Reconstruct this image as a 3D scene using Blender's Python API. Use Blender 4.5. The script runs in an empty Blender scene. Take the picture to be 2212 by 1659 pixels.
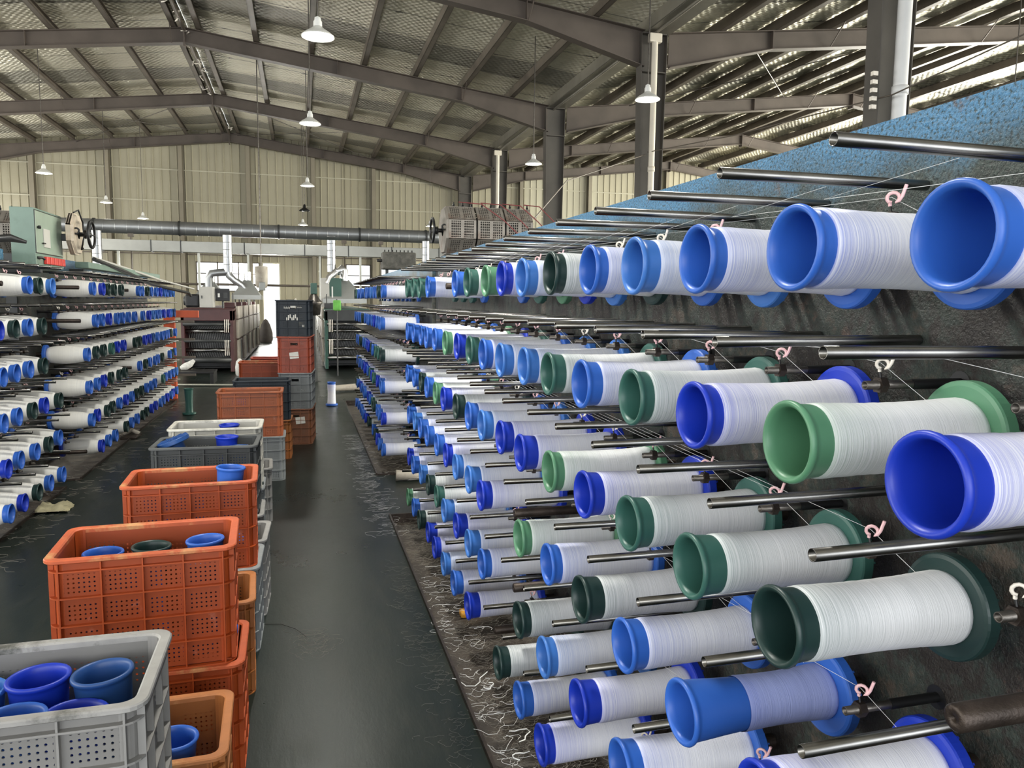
import bpy, bmesh, math, random
from mathutils import Vector, Matrix
random.seed(7)
PI = math.pi
C = bpy.context.scene.collection
sc = bpy.context.scene

# ------------------------------------------------------------------ camera, world, lights, exposure
H = 1.58
def make_camera():
    yaw, pit, rol = 0.27, 0.107, 0.0118
    fw = Vector((math.sin(yaw)*math.cos(pit), math.cos(yaw)*math.cos(pit), -math.sin(pit)))
    rt = Vector((math.cos(yaw), -math.sin(yaw), 0)); up = rt.cross(fw)
    c, s = math.cos(rol), math.sin(rol)
    r2 = rt*c + up*s; u2 = up*c - rt*s
    cd = bpy.data.cameras.new('camera'); co = bpy.data.objects.new('camera', cd); C.objects.link(co)
    m = Matrix((r2, u2, -fw)).transposed().to_4x4(); m.translation = (0, 0, H)
    co.matrix_world = m
    cd.sensor_fit = 'HORIZONTAL'; cd.sensor_width = 36; cd.lens = 1645.7/2212*36
    cd.clip_start = 0.02; cd.clip_end = 200
    sc.camera = co
make_camera()

w = bpy.data.worlds.new('overcast_sky'); sc.world = w; w.use_nodes = True
bg = w.node_tree.nodes['Background']; bg.inputs[0].default_value = (0.93, 0.97, 1.0, 1); bg.inputs[1].default_value = 1.35

def area(name, loc, rot, sx, sy, power, col=(1, 1, 1)):
    l = bpy.data.lights.new(name, 'AREA'); l.shape = 'RECTANGLE'; l.size = sx; l.size_y = sy
    l.energy = power; l.color = col
    o = bpy.data.objects.new(name, l); o.location = loc; o.rotation_euler = rot; C.objects.link(o)
    return o
# daylight through the open gate behind the camera, the long side openings and the far doorway
area('gate_daylight', (-2, -9.5, 3.0), (math.radians(98), 0, 0), 16, 5.0, 700, (0.95, 0.98, 1.0))
area('right_side_daylight', (25.3, 12, 4.1), (0, math.radians(104), 0), 3.2, 40, 8500, (1.0, 0.97, 0.84))
area('left_side_daylight', (-12.0, 12, 3.4), (0, math.radians(-98), 0), 3.2, 40, 1500, (1.0, 0.97, 0.88))
area('doorway_daylight', (-1.1, 33.2, 1.9), (math.radians(-92), 0, 0), 3.4, 2.8, 1100, (1.0, 0.99, 0.94))

sc.view_settings.view_transform = 'Standard'; sc.view_settings.look = 'None'
sc.view_settings.gamma = 1.0; sc.view_settings.use_curve_mapping = False
sc.view_settings.exposure = 0.58

# ------------------------------------------------------------------ materials
MATS = {}
def nmat(name):
    m = bpy.data.materials.new(name); m.use_nodes = True
    nt = m.node_tree; b = nt.nodes['Principled BSDF']
    MATS[name] = m
    return m, nt, b
def link(nt, a, b): nt.links.new(a, b)
def coords(nt, kind='Object', scale=(1, 1, 1), rot=(0, 0, 0)):
    tc = nt.nodes.new('ShaderNodeTexCoord'); mp = nt.nodes.new('ShaderNodeMapping')
    mp.inputs['Scale'].default_value = scale; mp.inputs['Rotation'].default_value = rot
    link(nt, tc.outputs[kind], mp.inputs[0]); return mp.outputs[0]
def noise(nt, vec, scale, detail=4, rough=0.55, dim='3D'):
    n = nt.nodes.new('ShaderNodeTexNoise'); n.noise_dimensions = dim
    n.inputs['Scale'].default_value = scale; n.inputs['Detail'].default_value = detail
    n.inputs['Roughness'].default_value = rough
    if vec is not None: link(nt, vec, n.inputs['Vector'])
    return n.outputs['Fac']
def ramp(nt, fac, stops):
    r = nt.nodes.new('ShaderNodeValToRGB'); e = r.color_ramp.elements
    while len(e) < len(stops): e.new(0.5)
    for i, (p, c) in enumerate(stops):
        e[i].position = p; e[i].color = (*c, 1) if len(c) == 3 else c
    link(nt, fac, r.inputs[0]); return r.outputs[0]
def math_n(nt, op, a, b=None, c=None):
    n = nt.nodes.new('ShaderNodeMath'); n.operation = op
    for i, v in enumerate((a, b, c)):
        if v is None: continue
        if isinstance(v, (int, float)): n.inputs[i].default_value = v
        else: link(nt, v, n.inputs[i])
    return n.outputs[0]
def mixc(nt, fac, a, b):
    n = nt.nodes.new('ShaderNodeMix'); n.data_type = 'RGBA'
    if isinstance(fac, (int, float)): n.inputs[0].default_value = fac
    else: link(nt, fac, n.inputs[0])
    for i, v in ((6, a), (7, b)):
        if isinstance(v, tuple): n.inputs[i].default_value = (*v, 1)
        else: link(nt, v, n.inputs[i])
    return n.outputs[2]
def bump(nt, b, h, strength=0.3, dist=0.01):
    n = nt.nodes.new('ShaderNodeBump'); n.inputs['Strength'].default_value = strength
    n.inputs['Distance'].default_value = dist
    link(nt, h, n.inputs['Height']); link(nt, n.outputs[0], b.inputs['Normal'])
def simple(name, col, rough=0.5, metal=0.0, var=0.15, scale=6, bmp=0.0, spec=0.5, dirt=None, coord='Object'):
    m, nt, b = nmat(name)
    v = coords(nt, coord); n = noise(nt, v, scale, 5)
    lo = tuple(max(0, c*(1-var)) for c in col); hi = tuple(min(1, c*(1+var)) for c in col)
    out = ramp(nt, n, [(0.3, lo), (0.7, hi)])
    if dirt:
        n2 = noise(nt, v, scale*0.6, 8, 0.7)
        f = ramp(nt, n2, [(0.52, (0, 0, 0)), (0.66, (1, 1, 1))])
        out = mixc(nt, f, out, dirt)
    link(nt, out, b.inputs['Base Color'])
    b.inputs['Roughness'].default_value = rough; b.inputs['Metallic'].default_value = metal
    b.inputs['Specular IOR Level'].default_value = spec
    if bmp: bump(nt, b, noise(nt, v, scale*8, 4), bmp, 0.004)
    return m

PLASTIC = dict(b=(0.028, 0.120, 0.50), d=(0.009, 0.036, 0.44), l=(0.048, 0.175, 0.54), g=(0.085, 0.23, 0.13),
               t=(0.035, 0.115, 0.095), k=(0.012, 0.035, 0.033), n=(0.02, 0.075, 0.25))
for k, c in PLASTIC.items():
    m = simple('plastic_'+k, c, 0.42, var=0.10, scale=3)
    b = m.node_tree.nodes['Principled BSDF']
    b.inputs['Subsurface Weight'].default_value = 0.0
def yarn_mat(name, tint, base=(0.92, 0.92, 0.94), amount=1.0, full=False):
    m, nt, b = nmat(name)
    tc = nt.nodes.new('ShaderNodeTexCoord'); sep = nt.nodes.new('ShaderNodeSeparateXYZ'); link(nt, tc.outputs['Object'], sep.inputs[0])
    oi = nt.nodes.new('ShaderNodeObjectInfo')
    x = sep.outputs[0]
    cmb = nt.nodes.new('ShaderNodeCombineXYZ')
    link(nt, math_n(nt, 'ADD', math_n(nt, 'MULTIPLY', x, 240 if not full else 60), math_n(nt, 'MULTIPLY', oi.outputs['Random'], 900)), cmb.inputs[0])
    # slight skew so that turns are not perfectly parallel
    link(nt, math_n(nt, 'MULTIPLY', sep.outputs[2], 1.5), cmb.inputs[1])
    n1 = noise(nt, cmb.outputs[0], 1.6, 3, 0.75)
    n2 = noise(nt, cmb.outputs[0], 0.35, 2, 0.5)
    rings = ramp(nt, n1, [(0.36, (0, 0, 0)), (0.50, (0.55, 0.55, 0.55)), (0.66, (1, 1, 1))])
    # turns are sparser near the cup, so more plastic shows through there
    grad = nt.nodes.new('ShaderNodeMapRange'); link(nt, x, grad.inputs[0])
    grad.inputs[1].default_value = 0.03; grad.inputs[2].default_value = 0.17
    grad.inputs[3].default_value = 0.55*amount; grad.inputs[4].default_value = 0.10*amount
    inv = math_n(nt, 'SUBTRACT', 1.0, rings)
    fac = math_n(nt, 'MULTIPLY', math_n(nt, 'ADD', math_n(nt, 'MULTIPLY', inv, 0.95), math_n(nt, 'MULTIPLY', n2, 0.35)), grad.outputs[0])
    fac = math_n(nt, 'MINIMUM', fac, 0.9)
    col = mixc(nt, fac, base, tint)
    dark = tuple(c*0.72 for c in base)
    col2 = mixc(nt, math_n(nt, 'MULTIPLY', inv, 0.40 if not full else 0.25), col, dark if not full else tuple(c*0.9 for c in base))
    col2 = mixc(nt, fac, col2, tint)
    link(nt, col2, b.inputs['Base Color'])
    b.inputs['Roughness'].default_value = 0.42; b.inputs['Specular IOR Level'].default_value = 0.45
    b.inputs['Anisotropic'].default_value = 0.0
    bump(nt, b, rings, 0.25, 0.0015)
    return m
TINT = dict(b=(0.24, 0.31, 0.74), d=(0.22, 0.25, 0.74), l=(0.28, 0.40, 0.76), g=(0.34, 0.46, 0.38), t=(0.24, 0.34, 0.33), k=(0.18, 0.25, 0.25), n=(0.2, 0.3, 0.5))
for k, c in TINT.items():
    yarn_mat('yarn_'+k, c)
yarn_mat('yarn_thin_blue', (0.10, 0.16, 0.62), (0.42, 0.48, 0.80), 1.5)
yarn_mat('yarn_full', (0.50, 0.52, 0.55), (0.86, 0.84, 0.79), 0.4, full=True)

STEEL = simple('polished_steel', (0.18, 0.177, 0.172), 0.26, 1.0, 0.25, 9)
STEEL_D = simple('grimy_steel', (0.12, 0.11, 0.10), 0.38, 0.9, 0.4, 14, 0.2)
RUSTY = simple('brown_oiled_iron', (0.045, 0.034, 0.028), 0.45, 0.6, 0.4, 20, 0.3)
BLACK = simple('black_iron', (0.012, 0.012, 0.013), 0.4, 0.3, 0.3, 10)
PINK = simple('pink_ceramic', (0.80, 0.50, 0.52), 0.25, 0, 0.1, 30)
CREAM = simple('cream_ceramic', (0.80, 0.74, 0.66), 0.25, 0, 0.1, 30)
THREAD = simple('white_monofilament', (0.78, 0.78, 0.78), 0.3, 0, 0.05, 30)
BEAM = simple('brown_grey_steel_paint', (0.092, 0.074, 0.062), 0.55, 0.1, 0.22, 1.3, 0.05)
COLM = simple('column_steel_paint', (0.078, 0.070, 0.061), 0.55, 0.1, 0.25, 1.3, 0.05)
PURLIN = simple('purlin_galvanised', (0.12, 0.10, 0.08), 0.5, 0.25, 0.3, 1.6)
GUTTER = simple('gutter_zinc', (0.40, 0.40, 0.35), 0.4, 0.6, 0.15, 1.5)
PVC = simple('cream_pvc', (0.62, 0.57, 0.48), 0.4, 0, 0.1, 2)
PVCW = simple('white_pvc', (0.66, 0.66, 0.66), 0.35, 0, 0.08, 2)
DUCT = simple('galvanised_duct', (0.50, 0.51, 0.52), 0.28, 0.85, 0.18, 1.2)
DUCTD = simple('dull_galvanised_duct', (0.30, 0.31, 0.32), 0.42, 0.8, 0.2, 1.0)
DUCTR = simple('rectangular_duct_zinc', (0.30, 0.30, 0.275), 0.4, 0.6, 0.15, 1.5)
ALU = simple('crinkled_aluminium', (0.72, 0.72, 0.72), 0.25, 0.9, 0.15, 8, 0.6)
MINT = simple('worn_mint_green_paint', (0.145, 0.215, 0.175), 0.42, 0, 0.12, 5, 0.05, dirt=(0.11, 0.165, 0.135))
MINT2 = simple('worn_pale_mint_paint', (0.25, 0.31, 0.25), 0.42, 0, 0.1, 5, 0.05, dirt=(0.22, 0.29, 0.23))
GRILLE = simple('weathered_grey_casting', (0.20, 0.18, 0.155), 0.5, 0.3, 0.25, 7, 0.1, dirt=(0.12, 0.08, 0.06))
MAROON = simple('maroon_machine_paint', (0.07, 0.022, 0.022), 0.4, 0, 0.2, 3)
DKGREEN = simple('dark_green_machine_paint', (0.022, 0.075, 0.055), 0.4, 0, 0.2, 3)
DARK = simple('dark_machine_grey', (0.035, 0.037, 0.038), 0.45, 0.1, 0.3, 3)
BEIGE = simple('scuffed_beige_panel', (0.42, 0.38, 0.32), 0.5, 0, 0.15, 4, dirt=(0.28, 0.24, 0.2))
ORANGE_P = simple('orange_red_paint', (0.50, 0.085, 0.03), 0.45, 0, 0.15, 4)
HOOD = simple('hood_sheet_metal', (0.36, 0.37, 0.36), 0.42, 0.4, 0.12, 2)
BOX_G = simple('pale_grey_box_paint', (0.44, 0.43, 0.40), 0.5, 0, 0.06, 3)
RED = simple('red_terminal_plastic', (0.55, 0.03, 0.02), 0.35, 0, 0.1, 10)
WHITE = simple('white_plastic', (0.75, 0.75, 0.73), 0.4, 0, 0.08, 10)
LIME = simple('lime_green_cloth', (0.13, 0.42, 0.07), 0.6, 0, 0.2, 10)
SACK = simple('brown_black_sack', (0.05, 0.04, 0.035), 0.7, 0, 0.3, 4, 0.5)
CLOTH = simple('yellowed_rag', (0.42, 0.38, 0.24), 0.8, 0, 0.3, 12, 0.6)
YELLOW = simple('orange_yellow_plastic', (0.7, 0.33, 0.03), 0.4, 0, 0.1, 8)
BUNDLE = simple('white_film_bundle', (0.7, 0.69, 0.66), 0.35, 0, 0.2, 20, 0.8)
WARP = simple('warp_sheet_black', (0.02, 0.021, 0.023), 0.35, 0.2, 0.5, 30)
REDWIRE = simple('red_wire', (0.17, 0.035, 0.035), 0.5, 0, 0.1, 8)
CANVAS = simple('grey_black_hose', (0.02, 0.02, 0.02), 0.35, 0, 0.3, 8)
PAPER = simple('white_paper_label', (0.70, 0.68, 0.62), 0.6, 0, 0.1, 30)

m, nt, b = nmat('lamp_glow'); b.inputs['Emission Color'].default_value = (1, 0.98, 0.90, 1); b.inputs['Emission Strength'].default_value = 14
GLOW = m
m, nt, b = nmat('window_glass'); b.inputs['Base Color'].default_value = (0.95, 0.97, 0.97, 1); b.inputs['Roughness'].default_value = 0.02
b.inputs['Transmission Weight'].default_value = 1; b.inputs['IOR'].default_value = 1.02
GLASS = m

# roof foil: quilted reflective insulation
m, nt, b = nmat('quilted_foil'); FOIL = m
v = coords(nt, 'Object')
def diag(sx, sy, ph=0):
    tc = nt.nodes.new('ShaderNodeTexCoord'); mp = nt.nodes.new('ShaderNodeMapping')
    mp.inputs['Rotation'].default_value = (0, 0, ph); link(nt, tc.outputs['Object'], mp.inputs[0])
    wv = nt.nodes.new('ShaderNodeTexWave'); wv.wave_type = 'BANDS'; wv.bands_direction = 'X'
    wv.inputs['Scale'].default_value = sx; wv.inputs['Distortion'].default_value = 1.6
    wv.inputs['Detail'].default_value = 1.5; wv.inputs['Detail Scale'].default_value = sy
    link(nt, mp.outputs[0], wv.inputs['Vector']); return wv.outputs['Fac']
d1, d2 = diag(2.6, 1.2, math.radians(38)), diag(2.6, 1.2, math.radians(-38))
q = math_n(nt, 'ADD', d1, d2)
vs = coords(nt, 'Object', (0.35, 2.2, 1))
crease = noise(nt, vs, 2.4, 6, 0.65)
hgt = math_n(nt, 'ADD', math_n(nt, 'MULTIPLY', q, 0.20), math_n(nt, 'MULTIPLY', crease, 2.6))
n3 = noise(nt, v, 0.45, 5, 0.6)
col = ramp(nt, n3, [(0.3, (0.62, 0.57, 0.45)), (0.7, (0.95, 0.91, 0.76))])
# overlapping seams of the blanket with torn dark tape
sep = nt.nodes.new('ShaderNodeSeparateXYZ'); link(nt, v, sep.inputs[0])
wob = math_n(nt, 'MULTIPLY', noise(nt, v, 1.7, 3), 0.10)
ym = math_n(nt, 'PINGPONG', math_n(nt, 'ADD', sep.outputs[1], wob), 0.61)
seam = math_n(nt, 'LESS_THAN', ym, 0.018)
torn = math_n(nt, 'GREATER_THAN', noise(nt, v, 2.3, 6, 0.7), 0.60)
torn = math_n(nt, 'MULTIPLY', torn, math_n(nt, 'LESS_THAN', ym, 0.055))
seam = math_n(nt, 'MAXIMUM', math_n(nt, 'MULTIPLY', seam, 0.7), math_n(nt, 'MULTIPLY', torn, 0.85))
col = mixc(nt, seam, col, (0.05, 0.04, 0.03))
link(nt, col, b.inputs['Base Color'])
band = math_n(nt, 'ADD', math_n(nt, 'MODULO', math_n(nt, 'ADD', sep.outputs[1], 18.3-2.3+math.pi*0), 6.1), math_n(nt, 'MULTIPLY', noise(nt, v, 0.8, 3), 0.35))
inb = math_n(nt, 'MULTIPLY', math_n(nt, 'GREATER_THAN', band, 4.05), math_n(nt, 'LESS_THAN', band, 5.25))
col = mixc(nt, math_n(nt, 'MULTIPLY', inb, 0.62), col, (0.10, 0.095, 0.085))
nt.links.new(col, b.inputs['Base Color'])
b.inputs['Metallic'].default_value = 0.5; b.inputs['Roughness'].default_value = 0.30
bump(nt, b, hgt, 1.0, 0.065)

# floor: worn dark green epoxy
m, nt, b = nmat('worn_green_epoxy_floor'); FLOOR = m
v = coords(nt, 'Object')
n1 = noise(nt, v, 0.9, 8, 0.65); n2 = noise(nt, coords(nt, 'Object', (3.2, 0.8, 1)), 2.2, 8, 0.7); n3 = noise(nt, v, 38, 5, 0.7)
base = ramp(nt, n1, [(0.30, (0.010, 0.016, 0.013)), (0.55, (0.014, 0.021, 0.017)), (0.80, (0.026, 0.030, 0.023))])
wear = ramp(nt, n2, [(0.48, (0, 0, 0)), (0.85, (1, 1, 1))])
b.inputs['Specular IOR Level'].default_value = 0.20
base = mixc(nt, math_n(nt, 'MULTIPLY', wear, 0.40), base, (0.075, 0.070, 0.054))
base = mixc(nt, math_n(nt, 'MULTIPLY', n3, 0.25), base, (0.02, 0.022, 0.02))
link(nt, base, b.inputs['Base Color'])
rr = ramp(nt, n1, [(0.3, (0.24, 0.24, 0.24)), (0.7, (0.36, 0.36, 0.36))])
link(nt, math_n(nt, 'ADD', rr, math_n(nt, 'MULTIPLY', wear, 0.10)), b.inputs['Roughness'])
bump(nt, b, math_n(nt, 'ADD', math_n(nt, 'MULTIPLY', n2, 1.0), math_n(nt, 'MULTIPLY', n3, 0.10)), 0.16, 0.012)
PIT = simple('oily_pit_floor', (0.042, 0.032, 0.024), 0.6, 0, 0.5, 7, 0.5, dirt=(0.10, 0.08, 0.06))
GROUND = simple('outdoor_concrete', (0.6, 0.58, 0.54), 0.8, 0, 0.1, 1)
WALLM = simple('cream_corrugated_sheet', (0.335, 0.308, 0.222), 0.5, 0.0, 0.10, 0.5, dirt=(0.33, 0.30, 0.21))
POSTM = simple('wind_post_paint', (0.21, 0.185, 0.135), 0.5, 0.1, 0.15, 1)
WALLM2 = simple('cream_corrugated_sheet_pale', (0.42, 0.395, 0.30), 0.5, 0.0, 0.08, 0.6)

# creel board: blue paint under black grease
m, nt, b = nmat('greasy_blue_creel_paint'); CREEL = m
v = coords(nt, 'Object')
sep = nt.nodes.new('ShaderNodeSeparateXYZ'); link(nt, v, sep.inputs[0])
nb = noise(nt, v, 3.0, 6, 0.65); nf = noise(nt, v, 150, 3, 0.6); nc = noise(nt, v, 4.5, 9, 0.72)
edge = math_n(nt, 'ADD', sep.outputs[2], math_n(nt, 'MULTIPLY', math_n(nt, 'SUBTRACT', nb, 0.5), 0.32))
gr = nt.nodes.new('ShaderNodeMapRange'); link(nt, edge, gr.inputs[0])
gr.inputs[1].default_value = 1.70; gr.inputs[2].default_value = 1.99
blue = ramp(nt, nf, [(0.36, (0.015, 0.045, 0.055)), (0.47, (0.05, 0.17, 0.30)), (0.7, (0.06, 0.24, 0.46))])
mid = ramp(nt, nf, [(0.35, (0.012, 0.018, 0.016)), (0.6, (0.045, 0.07, 0.062))])
nc = math_n(nt, 'ADD', math_n(nt, 'MULTIPLY', nc, 0.75), math_n(nt, 'MULTIPLY', noise(nt, v, 40, 5, 0.7), 0.25))
grime = ramp(nt, nc, [(0.36, (0.010, 0.008, 0.007)), (0.47, (0.026, 0.021, 0.018)), (0.53, (0.032, 0.044, 0.037)), (0.60, (0.085, 0.068, 0.053))])
f1 = ramp(nt, gr.outputs[0], [(0.0, (0, 0, 0)), (0.45, (1, 1, 1))])
f2 = ramp(nt, gr.outputs[0], [(0.4, (0, 0, 0)), (0.75, (1, 1, 1))])
col = mixc(nt, f2, mixc(nt, f1, grime, mid), blue)
rust = ramp(nt, noise(nt, v, 5.0, 8, 0.75), [(0.60, (0, 0, 0)), (0.66, (1, 1, 1))])
col = mixc(nt, math_n(nt, 'MULTIPLY', rust, 0.7), col, (0.11, 0.065, 0.05))
link(nt, col, b.inputs['Base Color']); b.inputs['Roughness'].default_value = 0.55
bump(nt, b, math_n(nt, 'ADD', math_n(nt, 'MULTIPLY', nf, 0.7), math_n(nt, 'MULTIPLY', noise(nt, v, 22, 8, 0.7), 1.6)), 0.9, 0.009)
b.inputs['Roughness'].default_value = 0.42

# crate plastics: one solid, one with the moulded grid of round holes
def crate_mats(key, col, dirt, rough=0.5, pale=0.25):
    if key in ('navy', 'slate'): rough, pale = 0.6, 0.03
    simple('crate_'+key, col, rough, 0, 0.14, 5, 0.05, dirt=None)
    ms = simple('crate_rim_'+key, tuple(min(1, c*1.12+0.02) for c in col), rough+0.08, 0, 0.2, 9, 0.1, dirt=dirt)
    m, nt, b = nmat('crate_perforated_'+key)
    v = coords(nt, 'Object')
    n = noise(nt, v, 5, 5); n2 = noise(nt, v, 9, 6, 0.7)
    c = ramp(nt, n, [(0.3, tuple(x*0.66 for x in col)), (0.7, tuple(x*0.84 for x in col))])  # panels darker than the ribs: shade of the recesses put into the colour
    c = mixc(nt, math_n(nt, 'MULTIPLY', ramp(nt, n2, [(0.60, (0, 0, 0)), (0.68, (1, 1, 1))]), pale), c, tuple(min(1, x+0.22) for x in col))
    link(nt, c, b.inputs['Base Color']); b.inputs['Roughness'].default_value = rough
    sep = nt.nodes.new('ShaderNodeSeparateXYZ'); link(nt, v, sep.inputs[0])
    geo = nt.nodes.new('ShaderNodeNewGeometry')
    vt = nt.nodes.new('ShaderNodeVectorTransform'); vt.vector_type = 'NORMAL'; vt.convert_from = 'WORLD'; vt.convert_to = 'OBJECT'
    link(nt, geo.outputs['True Normal'], vt.inputs[0])
    sn = nt.nodes.new('ShaderNodeSeparateXYZ'); link(nt, vt.outputs[0], sn.inputs[0])
    isx = math_n(nt, 'GREATER_THAN', math_n(nt, 'ABSOLUTE', sn.outputs[0]), 0.7)
    isy = math_n(nt, 'GREATER_THAN', math_n(nt, 'ABSOLUTE', sn.outputs[1]), 0.7)
    u = math_n(nt, 'ADD', math_n(nt, 'MULTIPLY', sep.outputs[1], isx), math_n(nt, 'MULTIPLY', sep.outputs[0], isy))
    P = 0.0145
    du = math_n(nt, 'SUBTRACT', math_n(nt, 'PINGPONG', math_n(nt, 'ADD', u, 10*P), P/2), P/2)
    dz = math_n(nt, 'SUBTRACT', math_n(nt, 'PINGPONG', sep.outputs[2], P/2), P/2)
    r2 = math_n(nt, 'ADD', math_n(nt, 'MULTIPLY', du, du), math_n(nt, 'MULTIPLY', dz, dz))
    hole = math_n(nt, 'LESS_THAN', r2, 0.0029**2)
    # within the four rows of cells only (z) and clear of the corner posts (u)
    def inside(val, period, off, margin):
        pp = math_n(nt, 'PINGPONG', math_n(nt, 'ADD', val, off), period/2)
        return math_n(nt, 'GREATER_THAN', pp, margin)
    cz = inside(sep.outputs[2], 0.0885, 0.0885*4+0.002, 0.012)
    lim = math_n(nt, 'ADD', math_n(nt, 'MULTIPLY', isy, 0.232), math_n(nt, 'MULTIPLY', isx, 0.146))
    cu = math_n(nt, 'LESS_THAN', math_n(nt, 'ABSOLUTE', u), lim)
    cuc = inside(u, 0.1175, 0.1175*10, 0.010)
    zt = math_n(nt, 'LESS_THAN', sep.outputs[2], 0.345)
    zb = math_n(nt, 'GREATER_THAN', sep.outputs[2], 0.022)
    side = math_n(nt, 'MAXIMUM', isx, isy)
    f = hole
    for g in (cz, cu, cuc, zt, zb, side): f = math_n(nt, 'MULTIPLY', f, g)
    tr = nt.nodes.new('ShaderNodeBsdfTransparent'); mx = nt.nodes.new('ShaderNodeMixShader')
    link(nt, f, mx.inputs[0]); link(nt, b.outputs[0], mx.inputs[1]); link(nt, tr.outputs[0], mx.inputs[2])
    link(nt, mx.outputs[0], nt.nodes['Material Output'].inputs[0])
CR = dict(orange=(0.42, 0.068, 0.010), brick=(0.36, 0.06, 0.022), tan=(0.36, 0.125, 0.03), brown=(0.26, 0.10, 0.045), grey=(0.27, 0.262, 0.25),
          pale=(0.56, 0.54, 0.48), slate=(0.062, 0.066, 0.066), navy=(0.018, 0.026, 0.036), silver=(0.235, 0.25, 0.255), red=(0.42, 0.05, 0.02), rust=(0.34, 0.085, 0.024))
for k, c in CR.items():
    crate_mats(k, c, (0.56, 0.30, 0.12) if k in ('orange', 'tan') else (0.075, 0.075, 0.065) if k == 'grey' else tuple(min(1, x*0.6+0.03) for x in c))
# ------------------------------------------------------------------ mesh helpers
class MB:
    def __init__(s): s.v = []; s.f = []; s.sm = []
    def add(s, vs, fs, smooth=False, M=None):
        n = len(s.v)
        s.v += [tuple(M @ Vector(p)) for p in vs] if M is not None else [tuple(p) for p in vs]
        s.f += [tuple(i+n for i in f) for f in fs]; s.sm += [smooth]*len(fs)
        return s
    def box(s, x0, x1, y0, y1, z0, z1, M=None):
        vs = [(x, y, z) for x in (x0, x1) for y in (y0, y1) for z in (z0, z1)]
        return s.add(vs, [(0, 1, 3, 2), (4, 6, 7, 5), (0, 4, 5, 1), (2, 3, 7, 6), (0, 2, 6, 4), (1, 5, 7, 3)], False, M)
    def cbox(s, x0, x1, y0, y1, z0, z1, c=0.01, M=None):          # box with all edges chamfered
        bm = bmesh.new(); bmesh.ops.create_cube(bm, size=1)
        for vv in bm.verts: vv.co = Vector(((x0+x1)/2+vv.co.x*(x1-x0), (y0+y1)/2+vv.co.y*(y1-y0), (z0+z1)/2+vv.co.z*(z1-z0)))
        bmesh.ops.bevel(bm, geom=bm.edges[:], offset=c, segments=2, affect='EDGES', profile=0.6)
        bm.verts.index_update()
        s.add([vv.co[:] for vv in bm.verts], [tuple(q.index for q in f.verts) for f in bm.faces], False, M); bm.free(); return s
    def lathe(s, prof, n=32, axis='X', M=None, closed=False, smooth=True):
        vs = []; fs = []
        for (a, r) in prof:
            for i in range(n):
                t = 2*PI*i/n; c, q = r*math.cos(t), r*math.sin(t)
                vs.append((a, c, q) if axis == 'X' else (c, q, a) if axis == 'Z' else (q, a, c))
        m = len(prof)
        for j in range(m if closed else m-1):
            for i in range(n):
                a, b2 = j*n+i, j*n+(i+1) % n; j2 = (j+1) % m
                c, d = j2*n+(i+1) % n, j2*n+i
                fs.append((a, b2, c, d))
        return s.add(vs, fs, smooth, M)
    def tube(s, pts, r, n=8, caps=True, smooth=True, M=None):
        pts = [Vector(p) for p in pts]; vs = []; fs = []
        u = None
        for i, p in enumerate(pts):
            t = (pts[min(i+1, len(pts)-1)]-pts[max(i-1, 0)]).normalized()
            if u is None: u = t.orthogonal().normalized()
            u = (u - t*u.dot(t)).normalized(); w2 = t.cross(u)
            rr = r[i] if isinstance(r, (list, tuple)) else r
            for k in range(n):
                a = 2*PI*k/n; vs.append(p+u*math.cos(a)*rr+w2*math.sin(a)*rr)
        for i in range(len(pts)-1):
            for k in range(n):
                fs.append((i*n+k, i*n+(k+1) % n, (i+1)*n+(k+1) % n, (i+1)*n+k))
        s.add(vs, fs, smooth, M)
        if caps:
            s.add(vs[:n], [tuple(range(n))[::-1]], False, M); s.add(vs[-n:], [tuple(range(n))], False, M)
        return s
    def pipe(s, x0, x1, y, z, r, t=0.0015, n=20):                  # hollow tube along X, open at x0
        prof = [(x1, r), (x0, r), (x0, r-t), (x0+ (0.10 if x1 > x0 else -0.10), r-t), (x0+(0.10 if x1 > x0 else -0.10), 0.0002)]
        if x1 < x0: pass
        return s.lathe(prof, n, 'X', Matrix.Translation((0, y, z)))
    def mesh(s, name, mat):
        me = bpy.data.meshes.new(name); me.from_pydata(s.v, [], s.f); me.update()
        me.polygons.foreach_set('use_smooth', s.sm)
        me.materials.append(mat)
        bm = bmesh.new(); bm.from_mesh(me); bmesh.ops.recalc_face_normals(bm, faces=bm.faces[:]) if len(s.f) < 60000 else None
        bm.to_mesh(me); bm.free()
        return me
    def build(s, name, mat, parent=None, loc=None, kind=None):
        return put(s.mesh(name, mat), name, parent, loc, kind)
def put(me, name, parent=None, loc=None, kind=None, rot=None):
    o = bpy.data.objects.new(name, me); C.objects.link(o)
    if parent is not None: o.parent = parent
    if loc is not None: o.location = loc
    if rot is not None: o.rotation_euler = rot
    if kind: o['kind'] = kind
    return o
def tag(o, label, cat, group=None, kind=None):
    o['label'] = label; o['category'] = cat
    if group: o['group'] = group
    if kind: o['kind'] = kind
    return o
def thing(name, loc, label, cat, group=None, rot=(0, 0, 0)):
    o = bpy.data.objects.new(name, None); o.empty_display_size = 0.1; C.objects.link(o)
    o.location = loc; o.rotation_euler = rot
    return tag(o, label, cat, group)
def struct(name, mb, mat):
    return mb.build(name, mat, kind='structure')
def sempty(name):
    o = bpy.data.objects.new(name, None); C.objects.link(o); o['kind'] = 'structure'; return o
M4 = Matrix.Translation

# ------------------------------------------------------------------ building shell
XR1, XV, XR2, XE, XW = -2.6, 6.9, 16.4, 25.9, -12.1
def ztop(x):                                                       # top of the rafters
    if x <= XV: return 8.05-0.12*abs(x-XR1)
    return 8.05-0.12*abs(x-XR2)
YB = 33.0
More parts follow.
